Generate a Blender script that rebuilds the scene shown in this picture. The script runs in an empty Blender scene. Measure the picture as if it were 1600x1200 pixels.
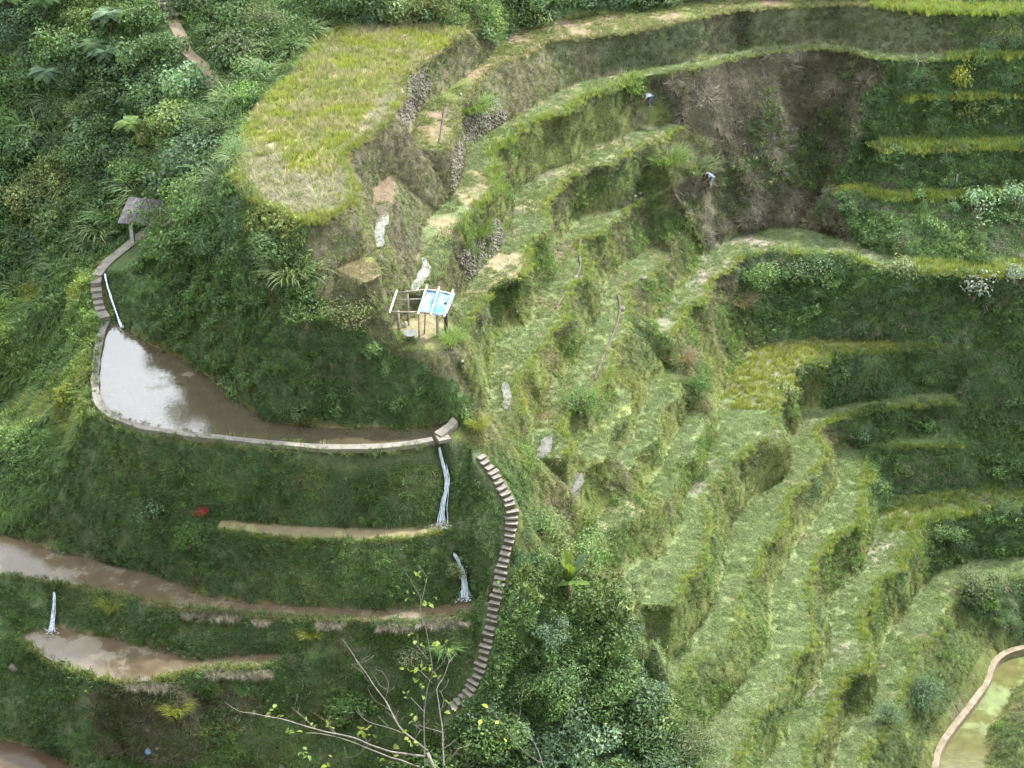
import bpy, bmesh, math, random
import numpy as np
from mathutils import Vector, Matrix, Euler
from mathutils.geometry import delaunay_2d_cdt

random.seed(7)
RNG = np.random.default_rng(7)
SC = bpy.context.scene
COL = SC.collection

# ------------------------------------------------------------------ camera
CAM_H, PITCH, FPX = 70.0, math.radians(31.0), 2986.0
cam_d = bpy.data.cameras.new('camera')
cam_d.sensor_width = 36.0
cam_d.lens = 36.0 * FPX / 1600.0
cam_d.clip_start, cam_d.clip_end = 0.5, 2000.0
cam = bpy.data.objects.new('camera', cam_d)
cam.location = (0, 0, CAM_H)
cam.rotation_euler = (math.pi / 2 - PITCH, 0, 0)
COL.objects.link(cam)
SC.camera = cam

# ------------------------------------------------------------------ sky, sun, exposure
SUN_DIR = Vector((0.74, 0.58, 1.0)).normalized()          # towards the sun
SUN_EL = math.asin(SUN_DIR.z)
world = bpy.data.worlds.new('World')
SC.world = world
world.use_nodes = True
wn = world.node_tree.nodes
wl = world.node_tree.links
wn.clear()
w_out = wn.new('ShaderNodeOutputWorld')
w_bg = wn.new('ShaderNodeBackground')
w_bg.inputs['Strength'].default_value = 0.10
w_sky = wn.new('ShaderNodeTexSky')
w_sky.sky_type = 'NISHITA'
w_sky.sun_disc = False
w_sky.sun_elevation = SUN_EL
w_sky.sun_rotation = math.atan2(SUN_DIR.x, SUN_DIR.y)
w_sky.altitude = 1500
w_tc = wn.new('ShaderNodeTexCoord')
w_map = wn.new('ShaderNodeMapping')
w_map.inputs['Scale'].default_value = (1.0, 1.0, 2.2)
w_n = wn.new('ShaderNodeTexNoise')
w_n.inputs['Scale'].default_value = 2.6
w_n.inputs['Detail'].default_value = 6
w_r = wn.new('ShaderNodeValToRGB')
w_r.color_ramp.elements[0].position = 0.34
w_r.color_ramp.elements[1].position = 0.54
w_mix = wn.new('ShaderNodeMixRGB')
w_mix.inputs['Color2'].default_value = (20.0, 20.6, 21.6, 1)     # sunlit cloud
wl.new(w_tc.outputs['Generated'], w_map.inputs['Vector'])
wl.new(w_map.outputs['Vector'], w_n.inputs['Vector'])
wl.new(w_n.outputs['Fac'], w_r.inputs['Fac'])
wl.new(w_r.outputs['Color'], w_mix.inputs['Fac'])
wl.new(w_sky.outputs['Color'], w_mix.inputs['Color1'])
wl.new(w_mix.outputs['Color'], w_bg.inputs['Color'])
wl.new(w_bg.outputs['Background'], w_out.inputs['Surface'])

sun_d = bpy.data.lights.new('sun', 'SUN')
sun_d.energy = 5.0
sun_d.angle = math.radians(0.6)
sun_d.color = (1.0, 0.955, 0.88)
sun = bpy.data.objects.new('sun', sun_d)
sun.rotation_euler = SUN_DIR.to_track_quat('Z', 'Y').to_euler()
sun.location = (60, 100, 160)
COL.objects.link(sun)

vs = SC.view_settings
vs.view_transform = 'Standard'
vs.look = 'None'
vs.gamma = 1.0
vs.use_curve_mapping = False
vs.exposure = 1.42
SC.render.engine = 'CYCLES'
cy = SC.cycles
cy.max_bounces = 3
cy.diffuse_bounces = 1
cy.glossy_bounces = 2
cy.transmission_bounces = 2
cy.transparent_max_bounces = 6
cy.volume_bounces = 0
cy.caustics_reflective = False
cy.caustics_refractive = False
cy.use_denoising = True
cy.use_adaptive_sampling = True
cy.adaptive_threshold = 0.026
cy.adaptive_min_samples = 12

# ------------------------------------------------------------------ small maths
CP, SP = math.cos(PITCH), math.sin(PITCH)

def unproj(x, y, z):
    """survey point: direction of an image point meets the level z"""
    u, v = (x - 800.0), (600.0 - y)
    d = Vector((u, FPX * CP + v * SP, -FPX * SP + v * CP))
    t = (z - CAM_H) / d.z
    return Vector((d.x * t, d.y * t, z))

def proj(P):
    P = np.asarray(P, dtype=float)
    q = P - np.array([0, 0, CAM_H])
    dep = q[..., 1] * CP - q[..., 2] * SP
    upv = q[..., 1] * SP + q[..., 2] * CP
    return 800 + FPX * q[..., 0] / dep, 600 - FPX * upv / dep

def _hash(ix, iy, iz, seed):
    h = (ix.astype(np.int64) * 374761393 + iy.astype(np.int64) * 668265263 + iz.astype(np.int64) * 2147483647 + seed * 974634777) & 0xFFFFFFFF
    h = ((h ^ (h >> 13)) * 1274126177) & 0xFFFFFFFF
    h = ((h ^ (h >> 16)) * 2246822519) & 0xFFFFFFFF
    return ((h ^ (h >> 15)) & 0xFFFFFF) / float(0xFFFFFF)

def vnoise(P, scale, seed=0, stretch=(1, 1, 1)):
    """value noise in -1..1"""
    Q = np.asarray(P, dtype=float) * (np.array(stretch) / scale)
    i = np.floor(Q)
    f = Q - i
    f = f * f * (3 - 2 * f)
    i = i.astype(np.int64)
    r = 0
    for dx in (0, 1):
        for dy in (0, 1):
            for dz in (0, 1):
                w = (f[:, 0] if dx else 1 - f[:, 0]) * (f[:, 1] if dy else 1 - f[:, 1]) * (f[:, 2] if dz else 1 - f[:, 2])
                r = r + w * _hash(i[:, 0] + dx, i[:, 1] + dy, i[:, 2] + dz, seed)
    return r * 2 - 1

def fbm(P, scale, seed=0, stretch=(1, 1, 1), octaves=3):
    r, a, t = 0, 1.0, 0
    for k in range(octaves):
        r = r + a * vnoise(P, scale / 2 ** k, seed + 17 * k, stretch)
        t += a
        a *= 0.5
    return r / t

def pip(X, Y, poly):
    """point in polygon, vectorised"""
    poly = np.asarray(poly, dtype=float)
    inside = np.zeros(len(X), dtype=bool)
    j = len(poly) - 1
    for i in range(len(poly)):
        xi, yi = poly[i]
        xj, yj = poly[j]
        if yi != yj:
            c = ((yi > Y) != (yj > Y)) & (X < (xj - xi) * (Y - yi) / (yj - yi) + xi)
            inside ^= c
        j = i
    return inside

def catmull(pts, step):
    """resample a polyline as a smooth curve"""
    pts = [Vector(p) for p in pts]
    if len(pts) < 3:
        out = []
        for a, b in zip(pts[:-1], pts[1:]):
            n = max(1, int((b - a).length / step))
            out += [a.lerp(b, k / n) for k in range(n)]
        return out + [pts[-1]]
    P = [pts[0] * 2 - pts[1]] + pts + [pts[-1] * 2 - pts[-2]]
    out = []
    for i in range(1, len(P) - 2):
        p0, p1, p2, p3 = P[i - 1], P[i], P[i + 1], P[i + 2]
        n = max(1, int(round((p2 - p1).length / step)))
        for k in range(n):
            t = k / n
            out.append(0.5 * ((2 * p1) + (p2 - p0) * t + (2 * p0 - 5 * p1 + 4 * p2 - p3) * t * t + (3 * p1 - p0 - 3 * p2 + p3) * t ** 3))
    out.append(pts[-1])
    return out

def tag(o, label=None, cat=None, group=None, kind=None):
    if label: o['label'] = label
    if cat: o['category'] = cat
    if group: o['group'] = group
    if kind: o['kind'] = kind
    return o

def empty(name, loc=(0, 0, 0), rz=0.0):
    o = bpy.data.objects.new(name, None)
    o.empty_display_size = 0.2
    o.location = loc
    o.rotation_euler = (0, 0, rz)
    COL.objects.link(o)
    return o

def mesh_np(name, V, Fs, mat=None, parent=None, smooth=False, link=True):
    me = bpy.data.meshes.new(name)
    V = np.asarray(V, dtype=np.float32)
    if isinstance(Fs, np.ndarray):
        n, k = Fs.shape
        me.vertices.add(len(V))
        me.vertices.foreach_set('co', V.ravel())
        me.loops.add(n * k)
        me.loops.foreach_set('vertex_index', Fs.astype(np.int32).ravel())
        me.polygons.add(n)
        me.polygons.foreach_set('loop_start', np.arange(0, n * k, k, dtype=np.int32))
        me.update(calc_edges=True)
    else:
        me.from_pydata([tuple(v) for v in V], [], Fs)
        me.update()
    if smooth:
        me.polygons.foreach_set('use_smooth', np.ones(len(me.polygons), dtype=bool))
    if mat:
        me.materials.append(mat)
    o = bpy.data.objects.new(name, me)
    if link:
        COL.objects.link(o)
    if parent:
        o.parent = parent
    return o

# ------------------------------------------------------------------ materials
MATS = {}

def nmat(name):
    m = bpy.data.materials.new(name)
    m.use_nodes = True
    nt = m.node_tree
    nt.nodes.clear()
    out = nt.nodes.new('ShaderNodeOutputMaterial')
    return m, nt, nt.nodes, nt.links, out

def plain(name, col, rough=0.7, var=0.25, scale=3.0, bump=0.2, spec=0.3, metal=0.0):
    m, nt, N, L, out = nmat(name)
    b = N.new('ShaderNodeBsdfPrincipled')
    b.inputs['Roughness'].default_value = rough
    b.inputs['Specular IOR Level'].default_value = spec
    b.inputs['Metallic'].default_value = metal
    tc = N.new('ShaderNodeTexCoord')
    n = N.new('ShaderNodeTexNoise')
    n.inputs['Scale'].default_value = scale
    n.inputs['Detail'].default_value = 5
    L.new(tc.outputs['Object'], n.inputs['Vector'])
    r = N.new('ShaderNodeValToRGB')
    r.color_ramp.elements[0].color = tuple(c * (1 - var) for c in col) + (1,)
    r.color_ramp.elements[1].color = tuple(min(1, c * (1 + var)) for c in col) + (1,)
    r.color_ramp.elements[0].position = 0.3
    r.color_ramp.elements[1].position = 0.7
    L.new(n.outputs['Fac'], r.inputs['Fac'])
    L.new(r.outputs['Color'], b.inputs['Base Color'])
    if bump:
        n2 = N.new('ShaderNodeTexNoise')
        n2.inputs['Scale'].default_value = scale * 5
        n2.inputs['Detail'].default_value = 4
        L.new(tc.outputs['Object'], n2.inputs['Vector'])
        bp = N.new('ShaderNodeBump')
        bp.inputs['Strength'].default_value = bump
        bp.inputs['Distance'].default_value = 0.05
        L.new(n2.outputs['Fac'], bp.inputs['Height'])
        L.new(bp.outputs['Normal'], b.inputs['Normal'])
    L.new(b.outputs['BSDF'], out.inputs['Surface'])
    return m

def leaf_mat(name, source, trans=0.35, rough=0.55, spec=0.25):
    """foliage: colour from the plant (instance attribute, or object colour), varied leaf by leaf"""
    m, nt, N, L, out = nmat(name)
    if source == 'INSTANCER':
        a = N.new('ShaderNodeAttribute')
        a.attribute_type = 'INSTANCER'
        a.attribute_name = 'tint'
        src = a.outputs['Color']
    else:
        a = N.new('ShaderNodeObjectInfo')
        src = a.outputs['Color']
    lv = N.new('ShaderNodeAttribute')
    lv.attribute_type = 'GEOMETRY'
    lv.attribute_name = 'lv'
    mul = N.new('ShaderNodeMixRGB')
    mul.blend_type = 'MULTIPLY'
    mul.inputs['Fac'].default_value = 1.0
    L.new(src, mul.inputs['Color1'])
    L.new(lv.outputs['Color'], mul.inputs['Color2'])
    b = N.new('ShaderNodeBsdfPrincipled')
    b.inputs['Roughness'].default_value = rough
    b.inputs['Specular IOR Level'].default_value = spec
    L.new(mul.outputs['Color'], b.inputs['Base Color'])
    t = N.new('ShaderNodeBsdfTranslucent')
    hs = N.new('ShaderNodeMixRGB')
    hs.blend_type = 'MULTIPLY'
    hs.inputs['Fac'].default_value = 1.0
    hs.inputs['Color2'].default_value = (1.25, 1.35, 0.55, 1)
    L.new(mul.outputs['Color'], hs.inputs['Color1'])
    L.new(hs.outputs['Color'], t.inputs['Color'])
    mx = N.new('ShaderNodeMixShader')
    mx.inputs['Fac'].default_value = trans
    L.new(b.outputs['BSDF'], mx.inputs[1])
    L.new(t.outputs['BSDF'], mx.inputs[2])
    L.new(mx.outputs['Shader'], out.inputs['Surface'])
    return m

def ground_mat():
    m, nt, N, L, out = nmat('hillside_earth')
    a = N.new('ShaderNodeAttribute')
    a.attribute_type = 'GEOMETRY'
    a.attribute_name = 'tint'
    tc = N.new('ShaderNodeTexCoord')
    n1 = N.new('ShaderNodeTexNoise')
    n1.inputs['Scale'].default_value = 2.2
    n1.inputs['Detail'].default_value = 4
    n1.inputs['Roughness'].default_value = 0.7
    L.new(tc.outputs['Object'], n1.inputs['Vector'])
    r = N.new('ShaderNodeMapRange')
    r.inputs['From Min'].default_value = 0.25
    r.inputs['From Max'].default_value = 0.75
    r.inputs['To Min'].default_value = 0.55
    r.inputs['To Max'].default_value = 1.45
    L.new(n1.outputs['Fac'], r.inputs['Value'])
    mul = N.new('ShaderNodeVectorMath')
    mul.operation = 'SCALE'
    L.new(a.outputs['Color'], mul.inputs[0])
    L.new(r.outputs['Result'], mul.inputs['Scale'])
    b = N.new('ShaderNodeBsdfPrincipled')
    b.inputs['Roughness'].default_value = 0.9
    b.inputs['Specular IOR Level'].default_value = 0.1
    L.new(mul.outputs['Vector'], b.inputs['Base Color'])
    n2 = N.new('ShaderNodeTexNoise')
    n2.inputs['Scale'].default_value = 7
    n2.inputs['Detail'].default_value = 2
    L.new(tc.outputs['Object'], n2.inputs['Vector'])
    bp = N.new('ShaderNodeBump')
    bp.inputs['Strength'].default_value = 0.6
    bp.inputs['Distance'].default_value = 0.12
    L.new(n2.outputs['Fac'], bp.inputs['Height'])
    L.new(bp.outputs['Normal'], b.inputs['Normal'])
    L.new(b.outputs['BSDF'], out.inputs['Surface'])
    return m

def water_mat(name, mud, shoal, shoal_at=0.58, scale=0.35, ripple=0.06, ior=2.1):
    """shallow muddy paddy water with silt shoals near the surface"""
    m, nt, N, L, out = nmat(name)
    tc = N.new('ShaderNodeTexCoord')
    n1 = N.new('ShaderNodeTexNoise')
    n1.inputs['Scale'].default_value = scale
    n1.inputs['Detail'].default_value = 7
    n1.inputs['Roughness'].default_value = 0.62
    L.new(tc.outputs['Object'], n1.inputs['Vector'])
    r = N.new('ShaderNodeValToRGB')
    r.color_ramp.elements[0].position = shoal_at
    r.color_ramp.elements[1].position = shoal_at + 0.14
    L.new(n1.outputs['Fac'], r.inputs['Fac'])
    c = N.new('ShaderNodeMixRGB')
    c.inputs['Color1'].default_value = mud + (1,)
    c.inputs['Color2'].default_value = shoal + (1,)
    L.new(r.outputs['Color'], c.inputs['Fac'])
    n3 = N.new('ShaderNodeTexNoise')
    n3.inputs['Scale'].default_value = 1.4
    n3.inputs['Detail'].default_value = 6
    L.new(tc.outputs['Object'], n3.inputs['Vector'])
    r3 = N.new('ShaderNodeMapRange')
    r3.inputs['To Min'].default_value = 0.6
    r3.inputs['To Max'].default_value = 1.4
    L.new(n3.outputs['Fac'], r3.inputs['Value'])
    sc = N.new('ShaderNodeVectorMath')
    sc.operation = 'SCALE'
    L.new(c.outputs['Color'], sc.inputs[0])
    L.new(r3.outputs['Result'], sc.inputs['Scale'])
    b = N.new('ShaderNodeBsdfPrincipled')
    L.new(sc.outputs['Vector'], b.inputs['Base Color'])
    b.inputs['IOR'].default_value = ior
    rr = N.new('ShaderNodeMapRange')
    rr.inputs['To Min'].default_value = 0.05
    rr.inputs['To Max'].default_value = 0.55
    L.new(r.outputs['Color'], rr.inputs['Value'])
    L.new(rr.outputs['Result'], b.inputs['Roughness'])
    n2 = N.new('ShaderNodeTexNoise')
    n2.inputs['Scale'].default_value = 5
    n2.inputs['Detail'].default_value = 3
    L.new(tc.outputs['Object'], n2.inputs['Vector'])
    bp = N.new('ShaderNodeBump')
    bp.inputs['Strength'].default_value = ripple
    bp.inputs['Distance'].default_value = 0.1
    L.new(n2.outputs['Fac'], bp.inputs['Height'])
    L.new(bp.outputs['Normal'], b.inputs['Normal'])
    L.new(b.outputs['BSDF'], out.inputs['Surface'])
    return m

M_GROUND = ground_mat()
M_VEG = leaf_mat('foliage', 'INSTANCER')
M_PLANT = leaf_mat('plant_leaf', 'OBJECT')
M_WATER = water_mat('paddy_water', (0.056, 0.048, 0.031), (0.085, 0.078, 0.040), 0.60)
M_CONC = plain('concrete', (0.135, 0.126, 0.108), 0.85, 0.3, 2.0, 0.3)
M_BARK = plain('bark', (0.12, 0.10, 0.075), 0.9, 0.35, 6, 0.4)
M_GREYBARK = plain('pale_bark', (0.13, 0.118, 0.102), 0.85, 0.35, 8, 0.3)
# ------------------------------------------------------------------ survey of the hillside
# each level: height, outer rim (lip of the bank below it), inner line (foot of the bank above it), image points surveyed onto that height
LEVELS = {
 'C': (23.5, [(730,48),(700,70),(660,95),(634,120),(622,165),(600,195),(562,222),(537,245),(545,270),(556,300),(540,325),(500,345),(465,344),(430,330),(388,300),(366,265)],
             [(690,40),(600,40),(520,46),(490,70),(460,110),(420,150),(390,190),(373,222)]),
 'B': (20.8, [(1760,20),(1500,20),(1430,17),(1390,11),(1300,8),(1230,11),(1150,15),(1060,34),(969,52),(884,60),(851,66),(830,82),(786,99),(763,112),(731,148),(713,168),(716,190),(702,218),(692,234)],
             [(1760,6),(1500,6),(1400,0),(1300,-3),(1150,1),(1050,9),(950,22),(850,40),(800,56),(768,84),(742,106),(720,121),(669,148),(650,185),(642,205),(634,232)]),
 'B2': (20.6, [(612,272),(617,300),(613,330),(607,360),(600,392)], [(590,262),(577,282),(581,310),(585,340),(586,370),(584,392)]),
 'B3': (20.9, [(584,404),(592,430),(566,441)], [(570,402),(526,420)]),
 'A': (18.0, [(1760,88),(1540,88),(1480,92),(1420,92),(1370,90),(1330,80),(1290,75),(1220,78),(1160,88),(1090,105),(1010,118),(952,136),(900,160),(867,178),(817,199),(786,216),(770,230),(766,250),(770,270),(764,308),(719,341),(694,373),(684,395),(677,428),(669,455)],
             [(1760,76),(1540,78),(1480,84),(1370,83),(1290,68),(1220,71),(1160,80),(1090,96),(1010,107),(960,117),(901,132),(867,146),(827,169),(790,192),(750,216),(733,232),(722,260),(714,290),(690,320),(667,348),(657,366),(657,395),(649,425),(636,455)]),
 'HUT': (17.0, [(612,507),(614,532),(650,547),(690,543),(712,528)], [(618,500),(640,488),(680,488),(702,500)]),
 'D': (14.3, [(1062,195),(1000,222),(955,243),(912,264),(880,275),(856,292),(847,315),(844,349),(829,364),(818,388),(801,407),(790,425),(769,439),(755,452),(750,466),(736,480),(726,500),(722,520)],
             [(1050,184),(1000,197),(952,211),(900,233),(851,254),(815,283),(807,315),(808,345),(800,366),(788,381),(762,411),(730,441),(718,470),(713,500)]),
 'E1': (10.9, [(1004,312),(965,328),(932,360),(907,370),(905,395),(907,412),(902,430),(893,441),(884,459),(869,482),(860,508),(845,535),(815,558),(800,585),(797,610),(797,640)],
             [(1000,300),(960,309),(930,321),(906,334),(901,349),(880,369),(876,397),(877,416),(863,441),(850,462),(825,478),(792,490),(776,515),(771,545),(774,580),(780,610),(783,640)]),
 'E2': (8.1, [(1046,401),(1025,419),(1002,427),(982,442),(969,456),(971,485),(965,511),(950,545),(936,580),(920,605),(895,625),(873,640),(869,665),(867,690),(861,716)],
             [(1036,390),(1003,405),(980,420),(961,439),(953,455),(944,493),(931,511),(918,543),(905,570),(885,595),(860,610),(847,626),(848,650),(843,685),(838,714)]),
 'R2': (15.3, [(1760,150),(1500,150),(1430,150),(1404,152)], [(1760,136),(1500,138),(1402,141)]),
 'R3': (12.2, [(1760,228),(1500,230),(1420,232),(1372,230)], [(1760,212),(1500,215),(1400,216),(1370,216)]),
 'R4': (9.2, [(1760,312),(1600,305),(1530,302),(1450,308),(1370,305),(1322,301),(1312,315)], [(1760,298),(1600,291),(1530,289),(1450,292),(1370,290),(1325,287),(1302,298)]),
 'R5': (6.5, [(1760,425),(1600,425),(1500,425),(1400,416),(1345,399),(1300,393),(1240,389),(1180,392),(1140,405),(1113,425),(1101,448),(1085,468),(1062,490),(1046,505),(1029,517)],
             [(1760,407),(1600,408),(1500,409),(1400,402),(1345,384),(1300,366),(1240,356),(1180,362),(1135,377),(1106,394),(1090,411),(1079,436),(1058,466),(1044,485),(1024,505)]),
 'T1': (4.6, [(1052,585),(1030,640),(1000,690),(975,730)], [(1042,577),(1019,631),(989,680),(962,722)]),
 'T2': (2.8, [(1090,650),(1075,690),(1055,735),(1035,775)], [(1079,644),(1063,686),(1042,730),(1022,770)]),
 'T3': (6.3, [(985,610),(965,650),(940,690),(925,716)], [(975,602),(953,645),(928,684),(913,709)]),
 'T4': (1.6, [(1015,882),(990,916),(965,952)], [(1003,872),(978,905),(952,941)]),
 'S5': (6.2, [(916,738),(906,765),(894,777)], [(906,736),(895,752),(886,770)]),
 'S6': (3.5, [(1006,800),(960,826),(936,852),(914,874)], [(994,784),(970,794),(945,808),(924,835),(899,868)]),
 'R6': (1.2, [(1500,533),(1420,538),(1340,548),(1280,560),(1240,576),(1216,602),(1203,640),(1195,665),(1170,690),(1140,712),(1116,735),(1101,756),(1093,785),(1096,815),(1098,840),(1085,870),(1060,905),(1040,940)],
             [(1500,526),(1420,530),(1340,536),(1260,541),(1213,548),(1180,569),(1160,600),(1142,637),(1126,675),(1112,697),(1097,727),(1084,748),(1074,780),(1073,815),(1075,840),(1062,868),(1040,895),(1020,925)]),
 'R7': (-2.3, [(1495,627),(1400,632),(1340,638),(1300,650),(1275,662),(1265,677),(1274,703),(1270,727),(1252,747),(1222,780),(1210,797),(1203,830),(1186,852),(1173,880),(1160,915),(1140,965),(1105,1012),(1062,1053),(1030,1090)],
             [(1495,617),(1400,621),(1330,629),(1280,643),(1246,651),(1238,668),(1239,690),(1236,724),(1226,750),(1189,777),(1168,803),(1150,830),(1142,862),(1143,900),(1126,942),(1103,980),(1073,1015),(1043,1045),(1010,1075)]),
 'R8': (-4.7, [(1500,689),(1400,691),(1345,694),(1330,706),(1336,735),(1342,762),(1335,790),(1325,812),(1306,834),(1285,857),(1260,876),(1246,905),(1251,940),(1258,965),(1250,1000),(1225,1045),(1190,1090),(1150,1150),(1120,1230)],
             [(1500,681),(1400,683),(1340,684),(1313,694),(1316,735),(1319,760),(1307,782),(1291,811),(1266,841),(1246,862),(1230,898),(1219,920),(1220,955),(1225,985),(1205,1030),(1165,1080),(1125,1135),(1085,1230)]),
 'R9': (-7.8, [(1760,764),(1610,784),(1540,791),(1480,801),(1447,811),(1425,826),(1405,857),(1390,890),(1362,911),(1344,947),(1335,985),(1338,1020),(1325,1050),(1290,1090),(1265,1140),(1230,1230)],
             [(1760,748),(1610,766),(1540,770),(1450,777),(1390,782),(1357,791),(1364,815),(1366,850),(1350,895),(1335,918),(1310,940),(1304,985),(1305,1025),(1290,1055),(1255,1095),(1230,1140),(1185,1230)]),
 'R10': (-11.2, [(1760,872),(1610,890),(1550,900),(1510,915),(1490,930),(1470,960),(1450,985),(1425,1010),(1405,1055),(1392,1100),(1360,1150),(1320,1230)],
             [(1760,852),(1610,869),(1540,875),(1490,884),(1450,904),(1435,935),(1425,965),(1400,995),(1375,1045),(1362,1090),(1325,1145),(1275,1230)]),
 'RP': (-15.5, [(1760,1060),(1600,1068),(1575,1095),(1552,1130),(1540,1170),(1530,1240)], [(1760,1010),(1600,1016),(1572,1024),(1556,1042),(1540,1078),(1512,1115),(1484,1152),(1468,1190),(1462,1240)]),
 'P': (12.8, [(168,506),(152,520),(146,545),(142,580),(144,620),(160,648),(203,668),(250,678),(330,688),(420,697),(500,703),(580,703),(650,697),(698,685)],
             [(192,512),(212,526),(250,545),(290,565),(330,590),(360,610),(385,638),(420,655),(460,665),(520,668),(580,668),(640,667),(690,664)]),
 'L2': (8.5, [(338,826),(380,834),(440,841),(520,845),(600,843),(660,837),(708,826)], [(345,811),(400,815),(460,821),(540,824),(620,824),(680,818),(706,814)]),
 'L3': (5.0, [(-160,884),(-20,896),(40,902),(100,911),(150,922),(200,934),(260,945),(330,954),(420,962),(520,967),(620,970),(700,965),(742,952),(755,935)],
             [(-160,790),(-20,818),(20,838),(60,853),(120,868),(190,886),(240,897),(270,910),(310,925),(360,935),(430,943),(520,948),(600,949),(670,946),(720,938),(738,930)]),
 'L4': (3.0, [(33,990),(45,1008),(75,1029),(110,1044),(150,1056),(200,1063),(240,1061),(290,1050),(340,1042),(400,1040),(440,1032),(460,1022)],
             [(48,983),(100,981),(150,993),(210,1006),(260,1017),(300,1028),(350,1025),(420,1019),(455,1016)]),
 'L5': (-1.2, [(-160,1240),(80,1240),(120,1205)], [(-160,1150),(-20,1154),(40,1164),(90,1182),(115,1196)]),
}
# spot heights between the levels: image x, y, height
SPOTS = [
 (366,120,21.9),(100,100,20.6),(0,100,19),(180,40,23.1),(60,20,22.7),(100,250,15.8),(0,300,12.4),(0,200,15.6),(0,400,9.4),(100,350,12.4),(60,440,8.5),(0,460,7),
 (200,250,17.6),(280,300,17.1),(300,200,19.9),(240,150,20.1),(170,180,18.3),(400,60,23.6),(440,20,24),(345,230,21.6),(325,270,19.9),
 (200,430,14.3),(240,400,15.3),(300,400,17.3),(380,345,21),(440,395,21.6),(300,480,15.6),(230,480,14.3),(380,520,16.4),(450,470,19.2),(480,430,20.9),(430,560,16.4),(520,500,18.7),(490,600,15.2),(600,470,18.8),(598,520,17.0),
 (140,440,12.2),(70,490,10.2),(0,540,8),(100,560,8.2),(60,600,6.2),(0,640,4.2),(135,575,12.0),(105,612,10.8),(65,670,9.2),(30,725,7.8),(0,775,6.6),(120,660,10.6),
 (-160,100,18),(-160,300,10),(-160,450,4),(-160,600,1),(-160,730,3),(-160,930,2.6),(-160,1080,0.6),
 (20,990,2.8),(0,1040,1.8),(150,1100,0.9),(60,1100,0.4),(250,1130,-0.2),(320,1100,0.9),(200,1180,-1.6),(350,1190,-1.7),(250,1240,-3),(400,1110,0.7),(480,1060,2.2),(600,1040,2.4),(500,1130,-0.6),(600,1120,-0.2),(680,1050,2.2),(660,1160,-1.4),(520,1220,-3.4),(690,990,4.2),
 (720,655,13),(745,640,13.6),(700,600,15.2),(740,560,14.6),(760,640,12.8),(790,680,10.9),(735,690,12.3),(765,720,11.4),(820,720,9.6),(830,780,8.3),(845,850,6.4),(750,830,9.0),(730,760,10.3),(762,890,7.1),(800,900,6.6),
 (745,1000,3.7),(790,990,3.5),(880,910,5.2),(870,1000,2.4),(950,1100,-1.6),(800,1150,-1.8),(1000,1180,-4.6),(860,1220,-4.2),(940,960,2.6),(1020,1000,0.2),(720,1200,-2.4),(1060,1230,-6.4),(700,1105,0.4),
 (1500,560,0.6),(1560,540,1.6),(1600,640,-2.6),(1560,700,-5.2),(1760,560,1),(1760,660,-3.4),(1080,330,10.3),(1050,290,12.1),(1110,290,10.9),(1130,220,13.4),(1075,370,8.7),(1040,350,9.6),
 (1180,200,13.5),(1170,290,9.8),(1130,320,8.8),(1275,170,13.5),(1290,260,9.5),(1285,320,7.0),(1330,220,12.5),(1320,290,9.4),(1580,1150,-14.6),(1640,1120,-14.2),(1600,1220,-15.6),(1760,1180,-14.8),(1440,1150,-14.6),(1420,1230,-15),
 (850,18,21.6),(800,0,22.6),(740,10,24),(620,15,24.2),(540,10,24.4),(950,0,21.6),(1100,-25,21.8),(1300,-30,22),(1500,-20,21.6),(1760,-20,21.6),
]
STAIR = [(750,712),(757,722),(767,735),(779,755),(790,775),(799,800),(800,822),(795,850),(787,880),(780,910),(773,940),(768,970),(762,1000),(754,1030),(746,1055),(737,1075),(722,1094),(706,1108)]
def stair_z(y):
    return float(np.interp(y, [712, 940, 1108], [12.0, 5.9, 0.9]))
STAIR3 = [unproj(x, y, stair_z(y)) for x, y in STAIR]
PATH = [(268,336,15.75),(240,352,15.45),(215,371,15.15),(190,391,14.85),(170,407,14.6),(157,421,14.4),(151,432,14.25),(150,448,13.95),(152,468,13.6),(157,486,13.3),(164,500,13.08)]
PATH3 = [unproj(*p) for p in PATH]
TOPPATH = [(248,-15,25.2),(258,8,24.5),(268,30,23.9),(283,56,23.2),(292,80,22.5),(318,102,21.9),(330,118,21.5),(337,140,21.0)]
TOPPATH3 = [unproj(*p) for p in TOPPATH]
FAR = [(-85,150,26),(-60,165,36),(-30,170,42),(0,170,46),(30,170,46),(60,170,46),(85,165,44),(-90,230,40),(-30,240,75),(30,240,80),(90,230,78),
       (-75,120,9),(-70,95,-1),(-68,78,-8),(75,140,24),(78,118,-2),(76,100,-13),(72,84,-18),
       (-60,66,-14),(-30,66,-13),(0,66,-14),(30,66,-15),(60,66,-18),(-60,36,24),(-30,36,26),(0,36,26),(30,36,26),(60,36,24),(-60,-10,67),(0,-4,68),(60,-10,67),(0,-25,70)]

TEETH = {'T1': 0.9, 'T2': 0.9, 'T3': 0.8, 'T4': 0.8, 'A': 0.9, 'D': 1.0, 'E1': 1.0, 'E2': 1.0, 'R5': 0.7, 'R6': 0.7, 'R7': 0.8, 'R8': 0.8, 'R9': 0.8, 'R10': 0.8}
TEETH_MAX = {'A': 1000, 'R5': 1150, 'R6': 1230, 'R7': 1290, 'R8': 1345, 'R9': 1430, 'R10': 1480}
hash_of = {k: 11 + 7 * n for n, k in enumerate(LEVELS)}
def px_line(pts, z, step):
    return catmull([unproj(x, y, z) for x, y in pts], step)

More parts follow.
